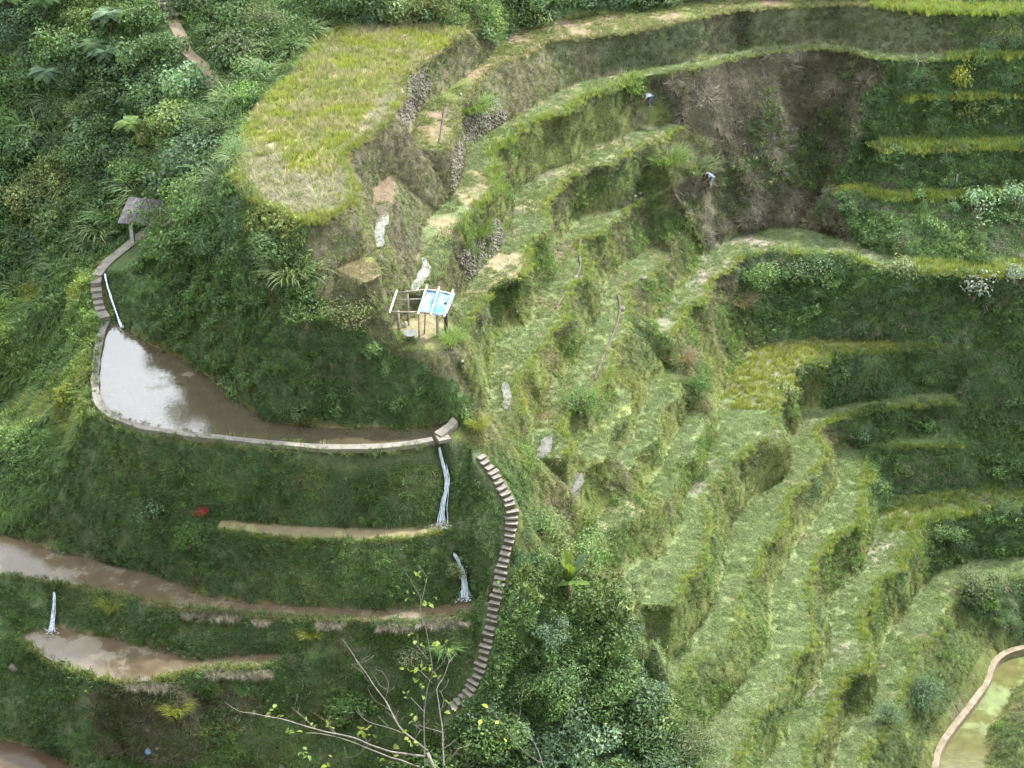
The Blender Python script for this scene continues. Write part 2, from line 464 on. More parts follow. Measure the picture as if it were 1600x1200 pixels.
cv, ce, cz = [], [], []
POLYS = {}      # level -> polygon in plan
RIMS = {}       # level -> outer rim as 3D polyline
INNERS = {}
def _add(p):
    cv.append((p.x, p.y)); cz.append(p.z); return len(cv) - 1
def clear_of(pts, z, margin=0.3):
    """a bank never overhangs: keep a line in front of every higher level"""
    for _ in range(60):
        X = np.array([p.x for p in pts]); Y = np.array([p.y for p in pts])
        hit = np.zeros(len(pts), dtype=bool)
        for k2, pol in POLYS.items():
            dz = LEVELS[k2][0] - z
            if dz <= 0.05: continue
            mg = margin + 0.12 * min(dz, 6)
            for ox, oy in ((0, 0), (0, mg), (mg * .7, mg * .7), (-mg * .7, mg * .7), (-mg * .7, 0)):
                hit |= pip(X + ox, Y + oy, pol)
        if not hit.any(): break
        for k in np.nonzero(hit)[0]:
            pts[k].y -= 0.12
            pts[k].x += 0.02
    return pts
for key, (z, outer, inner) in sorted(LEVELS.items(), key=lambda t: -t[1][0]):
    o = px_line(outer, z, 0.8 if key not in TEETH else 0.35)
    if key in ('A', 'B', 'C', 'D', 'E1', 'E2', 'R2', 'R3', 'R4', 'R5', 'R6', 'R7', 'R8', 'R9', 'R10', 'T1', 'T2', 'T3', 'T4'):
        A_ = np.array([tuple(p) for p in o]); w_ = 0.38 if key[0] in 'DER' else 0.22
        nx, ny = vnoise(A_, 2.4, 61) * w_, vnoise(A_, 2.4, 67) * w_
        for k, p in enumerate(o):
            p.x += nx[k]; p.y += ny[k]
        tooth = np.zeros(len(o))
        if key in TEETH:       # slumped scallops: long flank, short end towards the valley mouth
            rt = np.random.default_rng(abs(hash_of[key])); per = 0.0; acc = 0.0; A0 = TEETH[key]; amp_t = A0
            per = rt.uniform(3.5, 6.5)
            for k in range(1, len(o)):
                acc += (o[k] - o[k - 1]).length
                if acc > per:
                    acc = 0.0; per = rt.uniform(3.0, 7.0); amp_t = A0 * rt.uniform(0.5, 1.25)
                xk, yk = proj(np.array([tuple(o[k])]))
                tooth[k] = amp_t * (acc / per - 0.35) * (1.0 if xk[0] < TEETH_MAX.get(key, 2000) else 0.0)
        tooth = np.convolve(np.pad(tooth, 2, mode='edge'), np.ones(5) / 5, 'valid')
        if key in ('A', 'D', 'E1', 'E2', 'R5', 'R6', 'R7', 'R8', 'R9', 'R10', 'S6', 'T1', 'T2', 'T3', 'T4'):      # trodden lip of the floor
            B_ = np.array([(q.x, q.y) for q in px_line(inner, z, 0.4)])
            for k, p in enumerate(o):
                d = np.array([p.x, p.y]) - B_; k2 = np.argmin((d * d).sum(1)); n_ = d[k2] / max(np.linalg.norm(d[k2]), 1e-6)
                w3 = (0.0 if key == 'A' else 0.42) + tooth[k]
                p.x += n_[0] * w3; p.y += n_[1] * w3
    o = clear_of(o, z)
    i = px_line(inner, z, 0.8)
    if key in ('D', 'E1', 'E2', 'R6', 'R7', 'R8', 'R9', 'R10', 'S6', 'T1', 'T2', 'T3'):
        ups = [(p.x, p.y) for k2, r2 in RIMS.items() if LEVELS[k2][0] > z + 0.8 for p in r2]
        U_ = np.array(ups)
        for p in i:            # cut the floor back into the hill: steeper risers
            d = U_ - np.array([p.x, p.y]); dd = np.hypot(d[:, 0], d[:, 1]); k2 = np.argmin(dd)
            if 0.6 < dd[k2] < 6:
                mv = min(1.0, dd[k2] * 0.27) / dd[k2]
                p.x += d[k2, 0] * mv; p.y += d[k2, 1] * mv
    i = clear_of(i, z)
    RIMS[key], INNERS[key] = o, i
    ring = o + i[::-1]
    POLYS[key] = np.array([(p.x, p.y) for p in ring])
    ids = [_add(p) for p in ring]
    ce += [(ids[k], ids[(k + 1) % len(ids)]) for k in range(len(ids))]
for x, y, z in SPOTS:
    _add(unproj(x, y, z))
for line, hw in ((STAIR3, 0.55), (PATH3, 0.55), (TOPPATH3, 0.6)):
    for k, p in enumerate(line):
        d = line[min(k + 1, len(line) - 1)] - line[max(k - 1, 0)]
        sd = Vector((-d.y, d.x, 0)).normalized() * hw
        for q in (p + sd, p - sd):
            q = q.copy(); q.z = p.z - 0.12
            _add(q)
for x, y, z in FAR:
    _add(Vector((x, y, z)))
n_in = len(cv)
out = delaunay_2d_cdt([Vector(v) for v in cv], ce, [], 0, 1e-4)
V2, T0, OV = out[0], out[2], out[3]
TV = np.zeros((len(V2), 3))
bad = []
known = np.array([(a[0], a[1]) for a in cv]); kz = np.array(cz)
for k, v in enumerate(V2):
    if OV[k]:
        TV[k] = (v.x, v.y, cz[OV[k][0]])
    else:
        d = np.hypot(known[:, 0] - v.x, known[:, 1] - v.y)
        nn = np.argsort(d)[:2]
        TV[k] = (v.x, v.y, kz[nn].min())
        bad.append(k)
if bad:
    bx, by = proj(TV[bad])
    print('CROSSINGS', [(int(a), int(b)) for a, b in zip(bx, by)])
T = np.array([tuple(t) for t in T0 if len(t) == 3], dtype=np.int64)
# level of every triangle
cen = TV[T].mean(axis=1)
FACE_L = np.full(len(T), -1)
KEYS = list(LEVELS)
for n, key in enumerate(KEYS):
    FACE_L[pip(cen[:, 0], cen[:, 1], POLYS[key])] = n

def refine(V, T, L, maxlen_fn, rounds=14):
    for _ in range(rounds):
        E = np.concatenate([T[:, [0, 1]], T[:, [1, 2]], T[:, [2, 0]]])
        E.sort(axis=1)
        kk, inv = np.unique(E[:, 0] * np.int64(10 ** 7) + E[:, 1], return_inverse=True)
        U = np.stack([kk // 10 ** 7, kk % 10 ** 7], 1)
        inv = inv.reshape(3, -1).T
        mid = (V[U[:, 0]] + V[U[:, 1]]) / 2
        ln = np.linalg.norm(V[U[:, 0]] - V[U[:, 1]], axis=1)
        mk = ln > maxlen_fn(mid)
        if not mk.any():
            break
        mi = np.full(len(U), -1)
        mi[mk] = len(V) + np.arange(mk.sum())
        V = np.concatenate([V, mid[mk]])
        m = mi[inv]
        cnt = (m >= 0).sum(axis=1)
        parts, labs = [T[cnt == 0]], [L[cnt == 0]]
        for s in range(3):           # one marked edge s
            q = (cnt == 1) & (m[:, s] >= 0)
            a, b, c, mm = T[q, s], T[q, (s + 1) % 3], T[q, (s + 2) % 3], m[q, s]
            parts += [np.stack([a, mm, c], 1), np.stack([mm, b, c], 1)]; labs += [L[q], L[q]]
            q = (cnt == 2) & (m[:, s] < 0)   # edge s unmarked
            a, b, c = T[q, s], T[q, (s + 1) % 3], T[q, (s + 2) % 3]
            m1, m2 = m[q, (s + 1) % 3], m[q, (s + 2) % 3]
            parts += [np.stack([a, b, m1], 1), np.stack([a, m1, m2], 1), np.stack([m2, m1, c], 1)]; labs += [L[q]] * 3
        q = cnt == 3
        a, b, c = T[q].T
        m0, m1, m2 = m[q].T
        parts += [np.stack([a, m0, m2], 1), np.stack([m0, b, m1], 1), np.stack([m2, m1, c], 1), np.stack([m0, m1, m2], 1)]; labs += [L[q]] * 4
        T = np.concatenate(parts); L = np.concatenate(labs)
    return V, T, L

def want_len(P):
    x, y = proj(P)
    off = np.maximum(np.maximum(-60 - x, x - 1660), np.maximum(-60 - y, y - 1260))
    near = (P[:, 1] > 72)
    return np.where(near, np.clip(0.38 + np.maximum(off, 0) * 0.008, 0.38, 6.0), 8.0)

TV, T, FACE_L = refine(TV, T, FACE_L, want_len)

def vnormals(V, T):
    fn = np.cross(V[T[:, 1]] - V[T[:, 0]], V[T[:, 2]] - V[T[:, 0]])
    vn = np.zeros_like(V)
    for k in range(3):
        np.add.at(vn, T[:, k], fn)
    return vn / np.maximum(np.linalg.norm(vn, axis=1, keepdims=True), 1e-9)

# soften and roughen: banks bulge and slump, floors stay nearly level
flo = np.zeros(len(TV), dtype=bool); bnk = np.zeros(len(TV), dtype=bool)
flo[T[FACE_L >= 0].ravel()] = True
bnk[T[FACE_L < 0].ravel()] = True
VN = vnormals(TV, T)
px_, py_ = proj(TV)
steep = np.clip(1.2 - VN[:, 2], 0, 1)
def region(poly, soft=None):
    return pip(px_, py_, poly)
FLANK = [(560,90),(760,110),(1000,130),(1110,180),(1150,400),(1250,560),(1330,640),(1420,830),(1400,1060),(1300,1220),(1000,1220),(1000,1000),(880,860),(800,700),(700,560),(700,450),(560,440)]
flank = region(FLANK)
only_bank = bnk & ~flo
amp = np.where(only_bank, 1.0, 0.0)
hold = ~only_bank
for ln in (STAIR3, PATH3, TOPPATH3):
    for p in ln:
        hold |= np.hypot(TV[:, 0] - p.x, TV[:, 1] - p.y) < 0.8
amp[hold] = 0
for _ in range(5):
    s_ = np.zeros(len(TV)); c_ = np.zeros(len(TV))
    for k in range(3):
        s_ += np.bincount(T[:, k], amp[T[:, (k + 1) % 3]] + amp[T[:, (k + 2) % 3]], len(TV)); c_ += np.bincount(T[:, k], minlength=len(TV)) * 2
    amp = np.where(hold, 0, s_ / np.maximum(c_, 1))
fade = amp * steep
bulge = vnoise(TV, 4.2, 3, (1, 1, 0.25)) * np.where(flank, np.where(py_ > 450, 1.0, 0.6), np.where(px_ > 1300, 0.7, 0.5)) + vnoise(TV, 1.5, 5, (1, 1, 0.45)) * np.where(flank, 0.36, np.where(px_ > 1300, 0.40, 0.34)) + vnoise(TV, 0.55, 9) * 0.12
slid = pip(px_, py_, [(1000,125),(1160,92),(1280,78),(1370,96),(1340,215),(1330,370),(1240,350),(1140,372),(1060,340),(1112,240)])
bulge = bulge + np.where(slid, vnoise(TV, 2.0, 13, (1, 1, 0.4)) * 0.55 + vnoise(TV, 0.8, 15) * 0.30, 0)
gentle = amp * (1 - steep) * (fbm(TV, 2.5, 21) * 0.3)
hd = VN.copy(); hd[:, 2] *= 0.4
TV = TV + hd * (bulge * fade)[:, None]
TV[:, 2] += gentle + np.where(flo & ~bnk, vnoise(TV, 0.9, 31) * 0.03, 0)
rim = flo & bnk
TV[rim] += np.stack([vnoise(TV[rim], 1.6, 41) * 0.16, vnoise(TV[rim], 1.6, 43) * 0.16, np.zeros(rim.sum())], 1)
VN = vnormals(TV, T)
print('terrain', len(TV), len(T))
# ------------------------------------------------------------------ what grows where
GREEN_D = np.array([0.054, 0.092, 0.034]); GREEN_M = np.array([0.086, 0.142, 0.046]); GREEN_B = np.array([0.125, 0.188, 0.052])
YEL = np.array([0.195, 0.222, 0.040]); OLIVE = np.array([0.134, 0.160, 0.054]); TAN = np.array([0.245, 0.212, 0.125])
GREY = np.array([0.185, 0.170, 0.135]); BROWN = np.array([0.084, 0.079, 0.051]); BLUEG = np.array([0.080, 0.125, 0.076]); RUST = np.array([0.17, 0.105, 0.055])
RED_SOIL = np.array([0.15, 0.115, 0.078]); PALE = np.array([0.176, 0.222, 0.104]); SOIL = np.array([0.12, 0.092, 0.062])
OLIVE_B, DARK, DRY, SLIDE, WEED, FOREST, LGRASS, BUSH, PONDB, WALLT = range(10)
AREAS = [
 (DARK, [(140,640),(250,670),(690,680),(745,700),(812,770),(806,850),(775,960),(735,1080),(640,1240),(-200,1240),(-200,830),(0,830),(95,755)]),
 (DRY, [(470,330),(600,180),(640,110),(700,60),(760,30),(860,60),(870,100),(880,160),(780,240),(720,350),(730,440),(718,520),(760,640),(700,640),(600,560),(500,450)]),
 (WALLT, [(840,60),(1000,30),(1160,-30),(1400,-30),(1490,10),(1490,95),(1370,92),(1280,72),(1150,85),(1000,115),(880,140)]),
 (SLIDE, [(1000,125),(1160,88),(1280,74),(1370,92),(1378,150),(1340,215),(1330,300),(1330,382),(1240,354),(1140,376),(1100,392),(1060,350),(1030,290),(1112,260),(1100,220),(1060,190)]),
 (WEED, [(1375,92),(1490,92),(1490,-30),(1800,-30),(1800,1030),(1610,1015),(1500,960),(1470,920),(1440,900),(1440,800),(1345,790),(1320,690),(1290,640),(1300,550),(1215,600),(1180,540),(1150,430),(1190,398),(1240,392),(1345,402),(1300,310)]),
 (SLIDE, [(130,1072),(300,1062),(335,1085),(425,1098),(345,1170),(250,1195),(150,1170)]),
 (FOREST, [(-250,-120),(560,-120),(760,-60),(740,30),(690,36),(520,40),(480,70),(380,190),(362,265),(400,320),(470,350),(500,430),(480,470),(400,440),(300,420),(200,400),(160,395),(140,425),(60,460),(-250,600)]),
 (FOREST, [(700,-80),(1500,-80),(1400,-8),(1150,-4),(900,16),(800,40),(760,60)]),
 (LGRASS, [(-250,590),(0,480),(140,425),(150,520),(142,600),(146,650),(95,755),(0,830),(-250,830)]),
 (PONDB, [(165,420),(240,395),(330,420),(420,430),(500,470),(600,545),(700,590),(745,625),(720,670),(640,668),(420,656),(330,592),(200,520)]),
 (BUSH, [(640,1260),(735,1085),(770,970),(808,860),(850,850),(905,870),(960,960),(1045,1090),(1110,1260)]),
]
def biome(X, Y):
    b = np.full(len(X), OLIVE_B)
    Q = np.stack([X, Y, np.zeros(len(X))], 1)
    X = X + fbm(Q, 60, 601) * 26; Y = Y + fbm(Q, 60, 607) * 20
    for code, poly in AREAS:
        b[pip(X, Y, poly)] = code
    return b
def lerp(a, b, t):
    t = np.clip(t, 0, 1)[:, None]
    return a * (1 - t) + b * t

def grass_colour(P, bi, px, py):
    """albedo of the grass cover at world points"""
    n = len(P)
    a = fbm(P, 5.0, 101); b = fbm(P, 2.2, 137); c = vnoise(P, 0.8, 151)
    col = np.zeros((n, 3))
    base = lerp(lerp(np.tile(OLIVE * 1.12, (n, 1)), YEL * 1.1, a * 1.5 + 0.2), TAN, b * 1.9 - 0.32)
    base = lerp(base, GREEN_M, fbm(P, 3.0, 171) * 2.4 - 0.3)
    base = lerp(base, BROWN, fbm(P, 2.3, 177) * 2.6 - 0.75)
    base = base * 0.78
    base = lerp(base, RUST, vnoise(P, 3.2, 191) * 3.0 - 2.0)
    base = lerp(base, GREEN_M * 0.95, (py - 700) / 700.0 + a * 0.9 - 0.05)
    col[:] = base
    up_ = (bi == OLIVE_B) & (py < 520)
    col[up_] = lerp(col[up_] * 0.88, BROWN * 1.15, fbm(P[up_], 2.6, 181) * 2.0 + 0.15)
    q = bi == DARK
    col[q] = lerp(lerp(np.tile(GREEN_D * 1.15, (q.sum(), 1)), GREEN_M * 1.1, a[q] * 1.6 + 0.5), OLIVE * 0.85, b[q] * 2 - 0.1)
    q = bi == PONDB
    col[q] = lerp(lerp(np.tile(GREEN_D, (q.sum(), 1)), GREEN_M, a[q] * 1.4 + 0.5), OLIVE * 0.85, b[q] * 1.8 - 0.2)
    q = bi == DRY
    col[q] = lerp(lerp(np.tile(OLIVE * 0.95, (q.sum(), 1)), BROWN * 1.25, a[q] * 1.5 + 0.3), GREEN_M, b[q] * 2.0 - 0.4)
    q = bi == WALLT
    col[q] = lerp(lerp(np.tile(OLIVE * 0.62, (q.sum(), 1)), BROWN * 0.75, a[q] * 1.6 + 0.4), GREEN_D, b[q] * 2 - 0.1)
    q = bi == SLIDE
    col[q] = lerp(lerp(np.tile(BROWN, (q.sum(), 1)), GREY * 0.7, a[q] * 1.6 + 0.3), OLIVE * 0.9, b[q] * 2 - 0.35)
    q = bi == WEED
    col[q] = lerp(lerp(np.tile(GREEN_D * 1.1, (q.sum(), 1)), GREEN_M, a[q] * 1.5 + 0.35), OLIVE, b[q] * 1.8 - 0.45)
    q = bi == FOREST
    col[q] = lerp(lerp(np.tile(GREEN_D, (q.sum(), 1)), GREEN_M, a[q] + 0.5), OLIVE, b[q] * 2 - 0.5)
    q = bi == LGRASS
    col[q] = lerp(lerp(np.tile(GREEN_M * 1.1, (q.sum(), 1)), GREEN_B * 1.15, a[q] * 1.6 + 0.6), YEL, b[q] * 2)
    q = bi == BUSH
    col[q] = lerp(np.tile(GREEN_D, (q.sum(), 1)), GREEN_M, a[q] + 0.5)
    q = (bi == DARK) | (bi == PONDB) | (bi == WEED)
    col[q] *= (1 + 0.55 * fbm(P[q], 1.3, 195))[:, None]
    return col * (1 + 0.22 * c)[:, None]

FLOOR_COL = {'T1': (PALE * 0.9, OLIVE, 0.3), 'T2': (PALE * 0.9, OLIVE, 0.3), 'T3': (PALE * 0.9, OLIVE, 0.3), 'T4': (PALE * 0.9, OLIVE, 0.3), 'A': (PALE * 0.8, TAN * 0.7, 0.4), 'B': (OLIVE * 0.9, RED_SOIL, 0.55), 'B2': (RED_SOIL, SOIL, 0.5), 'B3': (TAN * 0.8, OLIVE, 0.3), 'HUT': (OLIVE, TAN * 0.7, 0.5), 'D': (PALE * 0.8, TAN * 0.85, 0.45),
 'E1': (PALE * 0.9, SOIL, 0.25), 'E2': (PALE * 0.9, SOIL, 0.25), 'R5': (PALE * 0.85, GREY, 0.45), 'R6': (PALE, GREY, 0.15), 'S5': (GREY, SOIL, 0.4), 'S6': (PALE, TAN, 0.3),
 'R7': (PALE, SOIL, 0.1), 'R8': (PALE, SOIL, 0.1), 'R9': (PALE, GREY, 0.15), 'R10': (PALE, SOIL, 0.15), 'R2': (YEL, OLIVE, 0.3), 'R3': (YEL, OLIVE, 0.3), 'R4': (YEL, OLIVE, 0.3), 'C': (OLIVE * 1.1, TAN, 0.4)}
WATER = ('P', 'L2', 'L3', 'L4', 'L5', 'RP')

# ------------------------------------------------------------------ ground meshes
px_, py_ = proj(TV)
BI = biome(px_, py_)
soil_of = {OLIVE_B: OLIVE * 0.55, DARK: lerp(np.array([GREEN_D]), BROWN, np.array([0.45]))[0] * 0.9, DRY: BROWN * 0.95, SLIDE: BROWN * 0.66, WEED: GREEN_D * 0.8 + BROWN * 0.2, FOREST: GREEN_D * 0.8 + BROWN * 0.15, LGRASS: GREEN_M * 0.8,
           BUSH: GREEN_D * 0.8, PONDB: GREEN_D * 0.8 + BROWN * 0.2, WALLT: BROWN * 0.55 + GREEN_D * 0.25}
VC = np.zeros((len(TV), 3))
for k, v in soil_of.items():
    VC[BI == k] = v
VC *= (1 + 0.35 * fbm(TV, 1.6, 301))[:, None]
scar = np.clip(fbm(TV, 3.0, 311) * 3 - 0.9, 0, 1) * (BI != FOREST)
VC = VC * (1 - scar)[:, None] + BROWN * scar[:, None]
FALLS = [[(687,697),(690,714),(695,732),(700,748),(698,764),(693,785),(690,803),(689,817)], [(710,862),(716,872),(722,886),(726,902),(728,918),(727,932)], [(86,922),(86,940),(85,956),(83,970),(82,984)],
         [(165,428),(168,445),(173,462),(180,480),(186,498),(191,511)], [(1152,16),(1158,30),(1160,48),(1162,66),(1163,76)]]
for fl in FALLS:           # soaked dark earth behind running water
    fx = np.interp(py_, [p[1] for p in fl], [p[0] for p in fl])
    wet = np.clip(1.4 - np.abs(px_ - fx) / 13, 0, 1) * ((py_ > fl[0][1] - 4) & (py_ < fl[-1][1] + 4))
    VC = VC * (1 - 0.72 * wet)[:, None]
vl = np.full(len(TV), -1)
for n, key in enumerate(KEYS):
    ids = np.unique(T[FACE_L == n])
    vl[ids] = n
    if key in FLOOR_COL:
        a, b, t = FLOOR_COL[key]
        w = np.clip(fbm(TV[ids], 2.0, 331 + n) * 2.5 + (t - 0.5) * 2 + 0.5, 0, 1)
        VC[ids] = (a * 0.7) * (1 - w)[:, None] + b * w[:, None]
    elif key in WATER:
        VC[ids] = np.array([0.12, 0.09, 0.05])

def ground_object(name, mask, mat, label=None, cat=None):
    t = T[mask]
    ids, inv = np.unique(t, return_inverse=True)
    o = mesh_np(name, TV[ids], inv.reshape(-1, 3), mat, smooth=True)
    at = o.data.attributes.new('tint', 'FLOAT_COLOR', 'POINT')
    at.data.foreach_set('color', np.concatenate([VC[ids], np.ones((len(ids), 1))], 1).astype(np.float32).ravel())
    return tag(o, label, cat, kind='structure')

ground_object('hillside', FACE_L < 0, M_GROUND, 'steep grassy banks and slopes of the terraced hillside', 'hillside')
M_RICE = M_GROUND
DESCR = {
 'T1': ('terrace', 'short overgrown ledge on the central flank left of the bright young rice', 'terrace'), 'T2': ('terrace', 'short overgrown ledge just left of the young rice strip', 'terrace'),
 'T3': ('terrace', 'narrow weedy ledge leading down to the farthest right puddle', 'terrace'), 'T4': ('terrace', 'short weedy ledge right of the large banana plant', 'terrace'),
 'C': ('rice_field', 'broad level rice field with yellow green stubble on the ridge', 'field'),
 'B': ('terrace', 'narrow muddy terrace with reddish soil below the yellow rice field', 'terrace'), 'B2': ('terrace', 'small wet mud terrace holding the stream beside the rice field', 'terrace'),
 'B3': ('terrace', 'tiny dry ledge under the tip of the yellow rice field', 'terrace'), 'A': ('terrace', 'long curving terrace running from the blue tarp hut to the brown slope', 'terrace'),
 'HUT': ('terrace', 'small grassy platform that carries the blue tarp hut', 'terrace'), 'D': ('terrace', 'curving terrace below the two patches of bare stone wall', 'terrace'),
 'E1': ('terrace', 'weedy terrace with a thin bund right of the blue tarp hut', 'terrace'), 'E2': ('terrace', 'weedy terrace with a thin bund ending in a shining puddle', 'terrace'),
 'R2': ('terrace', 'second grass edged ledge down at the upper right', 'terrace'), 'R3': ('terrace', 'third grass edged ledge down at the upper right', 'terrace'), 'R4': ('terrace', 'fourth grass edged ledge down at the upper right', 'terrace'),
 'R5': ('terrace', 'fallow straw covered terrace at the foot of the brown slope', 'terrace'), 'S5': ('terrace', 'little puddled ledge on the central flank', 'terrace'), 'S6': ('terrace', 'short overgrown ledge above the banana plant', 'terrace'),
 'R6': ('terrace', 'terrace with bright young rice and straw patches at right of centre', 'terrace'), 'R7': ('terrace', 'green terrace strip below the bright young rice', 'terrace'),
 'R8': ('terrace', 'pale green terrace strip winding down to the bottom edge', 'terrace'), 'R9': ('terrace', 'pale green terrace strip that starts at the lower right grass ledge', 'terrace'),
 'R10': ('terrace', 'lowest pale green terrace strip above the walled pond', 'terrace'),
 'P': ('pond_water', 'muddy pond with white sky reflection inside the concrete path', 'water'), 'L2': ('pond_water', 'narrow brown water strip between the two tall banks', 'water'), 'L3': ('pond_water', 'long brown pond curving in from the left edge', 'water'),
 'L4': ('pond_water', 'small shallow mud pond below the left waterfall', 'water'), 'L5': ('pond_water', 'reddish pond in the bottom left corner', 'water'), 'RP': ('pond_water', 'greenish brown pond in the lower right corner', 'water'),
}
M_WATER_RED = water_mat('red_pond_water', (0.050, 0.036, 0.023), (0.07, 0.055, 0.035), 0.6, ior=1.25)
M_WATER_GRN = water_mat('green_pond_water', (0.080, 0.080, 0.032), (0.085, 0.115, 0.032), 0.45, ior=1.4)
M_WATER_MUD = water_mat('shallow_mud_water', (0.076, 0.060, 0.037), (0.105, 0.092, 0.062), 0.5, 0.5, ior=1.55)
WMAT = {'L2': water_mat('olive_mud_water', (0.15, 0.13, 0.075), (0.17, 0.17, 0.075), 0.5, ior=1.5), 'L5': M_WATER_RED, 'RP': M_WATER_GRN, 'L4': M_WATER_MUD, 'L3': M_WATER_MUD}
for n, key in enumerate(KEYS):
    nm, lab, cat = DESCR[key]
    ids = np.unique(T[FACE_L == n])
    if key in WATER:
        TV[ids, 2] = LEVELS[key][0]
    ground_object(nm, FACE_L == n, WMAT.get(key, M_WATER) if key in WATER else M_GROUND, lab, cat)

# ------------------------------------------------------------------ plant shapes
def blade_set(n, length, width, spread, lean, curve, seg=3, rng=None, side=None):
    """a tuft: n tapering bent blades; side: extra lean towards local +X"""
    V, F, lv = [], [], []
    for k in range(n):
        az = rng.uniform(0, 2 * math.pi)
        r = spread * math.sqrt(rng.uniform())
        bx, by = r * math.cos(az + rng.normal() * .5), r * math.sin(az + rng.normal() * .5)
        L = length * rng.uniform(0.6, 1.15)
        th = abs(rng.normal(lean, 0.22))
        dx, dy = math.cos(az), math.sin(az)
        if side:
            dx += side; nn = math.hypot(dx, dy); dx, dy = dx / nn, dy / nn
        wx, wy = -dy * width / 2, dx * width / 2
        p = np.array([bx, by, -0.04]); i0 = len(V)
        c = rng.uniform(0.62, 1.4); hue = rng.uniform(-0.10, 0.10)
        for s in range(seg + 1):
            t = s / seg
            w = 1.0 - 0.9 * t ** 1.5
            V += [(p[0] - wx * w, p[1] - wy * w, p[2]), (p[0] + wx * w, p[1] + wy * w, p[2])]
            lv += [(c * (1 + hue), c, c * (1 - hue), 1)] * 2
            a = th + curve * t * 1.3
            st = L / seg
            p = p + np.array([math.sin(a) * dx * st, math.sin(a) * dy * st, math.cos(a) * st])
        for s in range(seg):
            q = i0 + 2 * s
            F.append((q, q + 1, q + 3, q + 2))
    return V, F, lv

def leaf_set(n, rx, rz, size, rng, flat=0.35, lumps=5, z0=0.0, aspect=0.5):
    """leaves spread through a lumpy crown"""
    V, F, lv = [], [], []
    cs = [(rng.normal(0, .45) * rx, rng.normal(0, .45) * rx, z0 + rz * rng.uniform(0.35, 1.0), rng.uniform(.4, .72)) for _ in range(lumps)]
    for k in range(n):
        cx, cy_, cz_, cr = cs[rng.integers(len(cs))]
        d = rng.normal(size=3); d /= np.linalg.norm(d)
        r = cr * rng.uniform(0.55, 1.05)
        p = np.array([cx + d[0] * r * rx, cy_ + d[1] * r * rx, max(0.02, cz_ + d[2] * r * rz * 0.8)])
        nrm = d * (1 - flat) + np.array([0, 0, 1]) * flat + rng.normal(size=3) * 0.45
        nrm /= np.linalg.norm(nrm)
        t = np.cross(nrm, rng.normal(size=3)); t /= np.linalg.norm(t)
        b = np.cross(nrm, t)
        L = size * rng.uniform(0.6, 1.3); W = L * aspect
        i0 = len(V)
        dr = np.array([0, 0, -0.18 * L])
        V += [tuple(p - t * L / 2), tuple(p + b * W / 2), tuple(p + t * L / 2 + dr), tuple(p - b * W / 2)]
        c = rng.uniform(0.58, 1.45); hue = rng.uniform(-0.12, 0.12)
        lv += [(c * (1 + hue), c, c * (1 - hue), 1)] * 4
        F.append((i0, i0 + 1, i0 + 2, i0 + 3))
    return V, F, lv

def plant_mesh(name, data, mat):
    V, F, lv = data
    o = mesh_np(name, V, [tuple(f) for f in F], mat, link=False)
    at = o.data.attributes.new('lv', 'FLOAT_COLOR', 'POINT')
    at.data.foreach_set('color', np.array(lv, dtype=np.float32).ravel())
    return o

PROTO = bpy.data.collections.new('plant_shapes')
PID = {}
def proto(kind, data):
    k = len(PROTO.objects)
    PROTO.objects.link(plant_mesh('s%02d_%s' % (k, kind), data, M_VEG))
    PID.setdefault(kind, []).append(k)
r_ = np.random.default_rng(11)
for _ in range(3): proto('short', blade_set(20, 0.26, 0.035, 0.20, 0.55, 0.7, 2, r_))
for _ in range(3): proto('long', blade_set(20, 0.72, 0.038, 0.22, 0.55, 1.5, 4, r_, side=0.8))
for _ in range(3): proto('upright', blade_set(18, 0.52, 0.032, 0.16, 0.22, 0.5, 3, r_))
for _ in range(3): proto('weed', leaf_set(80, 0.34, 0.28, 0.095, r_))
for _ in range(3): proto('shrub', leaf_set(320, 0.75, 0.8, 0.19, r_, lumps=7))
for _ in range(2): proto('cane', blade_set(46, 1.7, 0.07, 0.30, 0.35, 1.5, 5, r_))
for _ in range(3): proto('straw', blade_set(22, 0.62, 0.028, 0.26, 1.15, 0.45, 3, r_, side=0.5))
for _ in range(3): proto('creeper', leaf_set(90, 0.36, 0.06, 0.062, r_, flat=0.7, aspect=0.7))
for _ in range(2): proto('big_shrub', leaf_set(900, 1.4, 1.5, 0.24, r_, lumps=11))
for _ in range(2): proto('fine_shrub', leaf_set(800, 0.9, 0.95, 0.13, r_, lumps=9, aspect=0.35))

def instancer(name):
    ng = bpy.data.node_groups.new(name + '_scatter', 'GeometryNodeTree')
    ng.interface.new_socket('Geometry', in_out='INPUT', socket_type='NodeSocketGeometry')
    ng.interface.new_socket('Geometry', in_out='OUTPUT', socket_type='NodeSocketGeometry')
    N, L = ng.nodes, ng.links
    gi = N.new('NodeGroupInput'); go = N.new('NodeGroupOutput')
    iop = N.new('GeometryNodeInstanceOnPoints')
    ci = N.new('GeometryNodeCollectionInfo')
    ci.inputs['Collection'].default_value = PROTO
    ci.inputs['Separate Children'].default_value = True
    ci.inputs['Reset Children'].default_value = True
    def attr(nm, ty):
        a = N.new('GeometryNodeInputNamedAttribute'); a.data_type = ty
        a.inputs['Name'].default_value = nm
        return a.outputs['Attribute']
    e2r = N.new('FunctionNodeEulerToRotation')
    L.new(attr('rot', 'FLOAT_VECTOR'), e2r.inputs[0])
    L.new(gi.outputs[0], iop.inputs['Points'])
    L.new(ci.outputs[0], iop.inputs['Instance'])
    iop.inputs['Pick Instance'].default_value = True
    L.new(attr('pid', 'INT'), iop.inputs['Instance Index'])
    L.new(e2r.outputs[0], iop.inputs['Rotation'])
    L.new(attr('scl', 'FLOAT_VECTOR'), iop.inputs['Scale'])
    L.new(iop.outputs[0], go.inputs[0])
    return ng

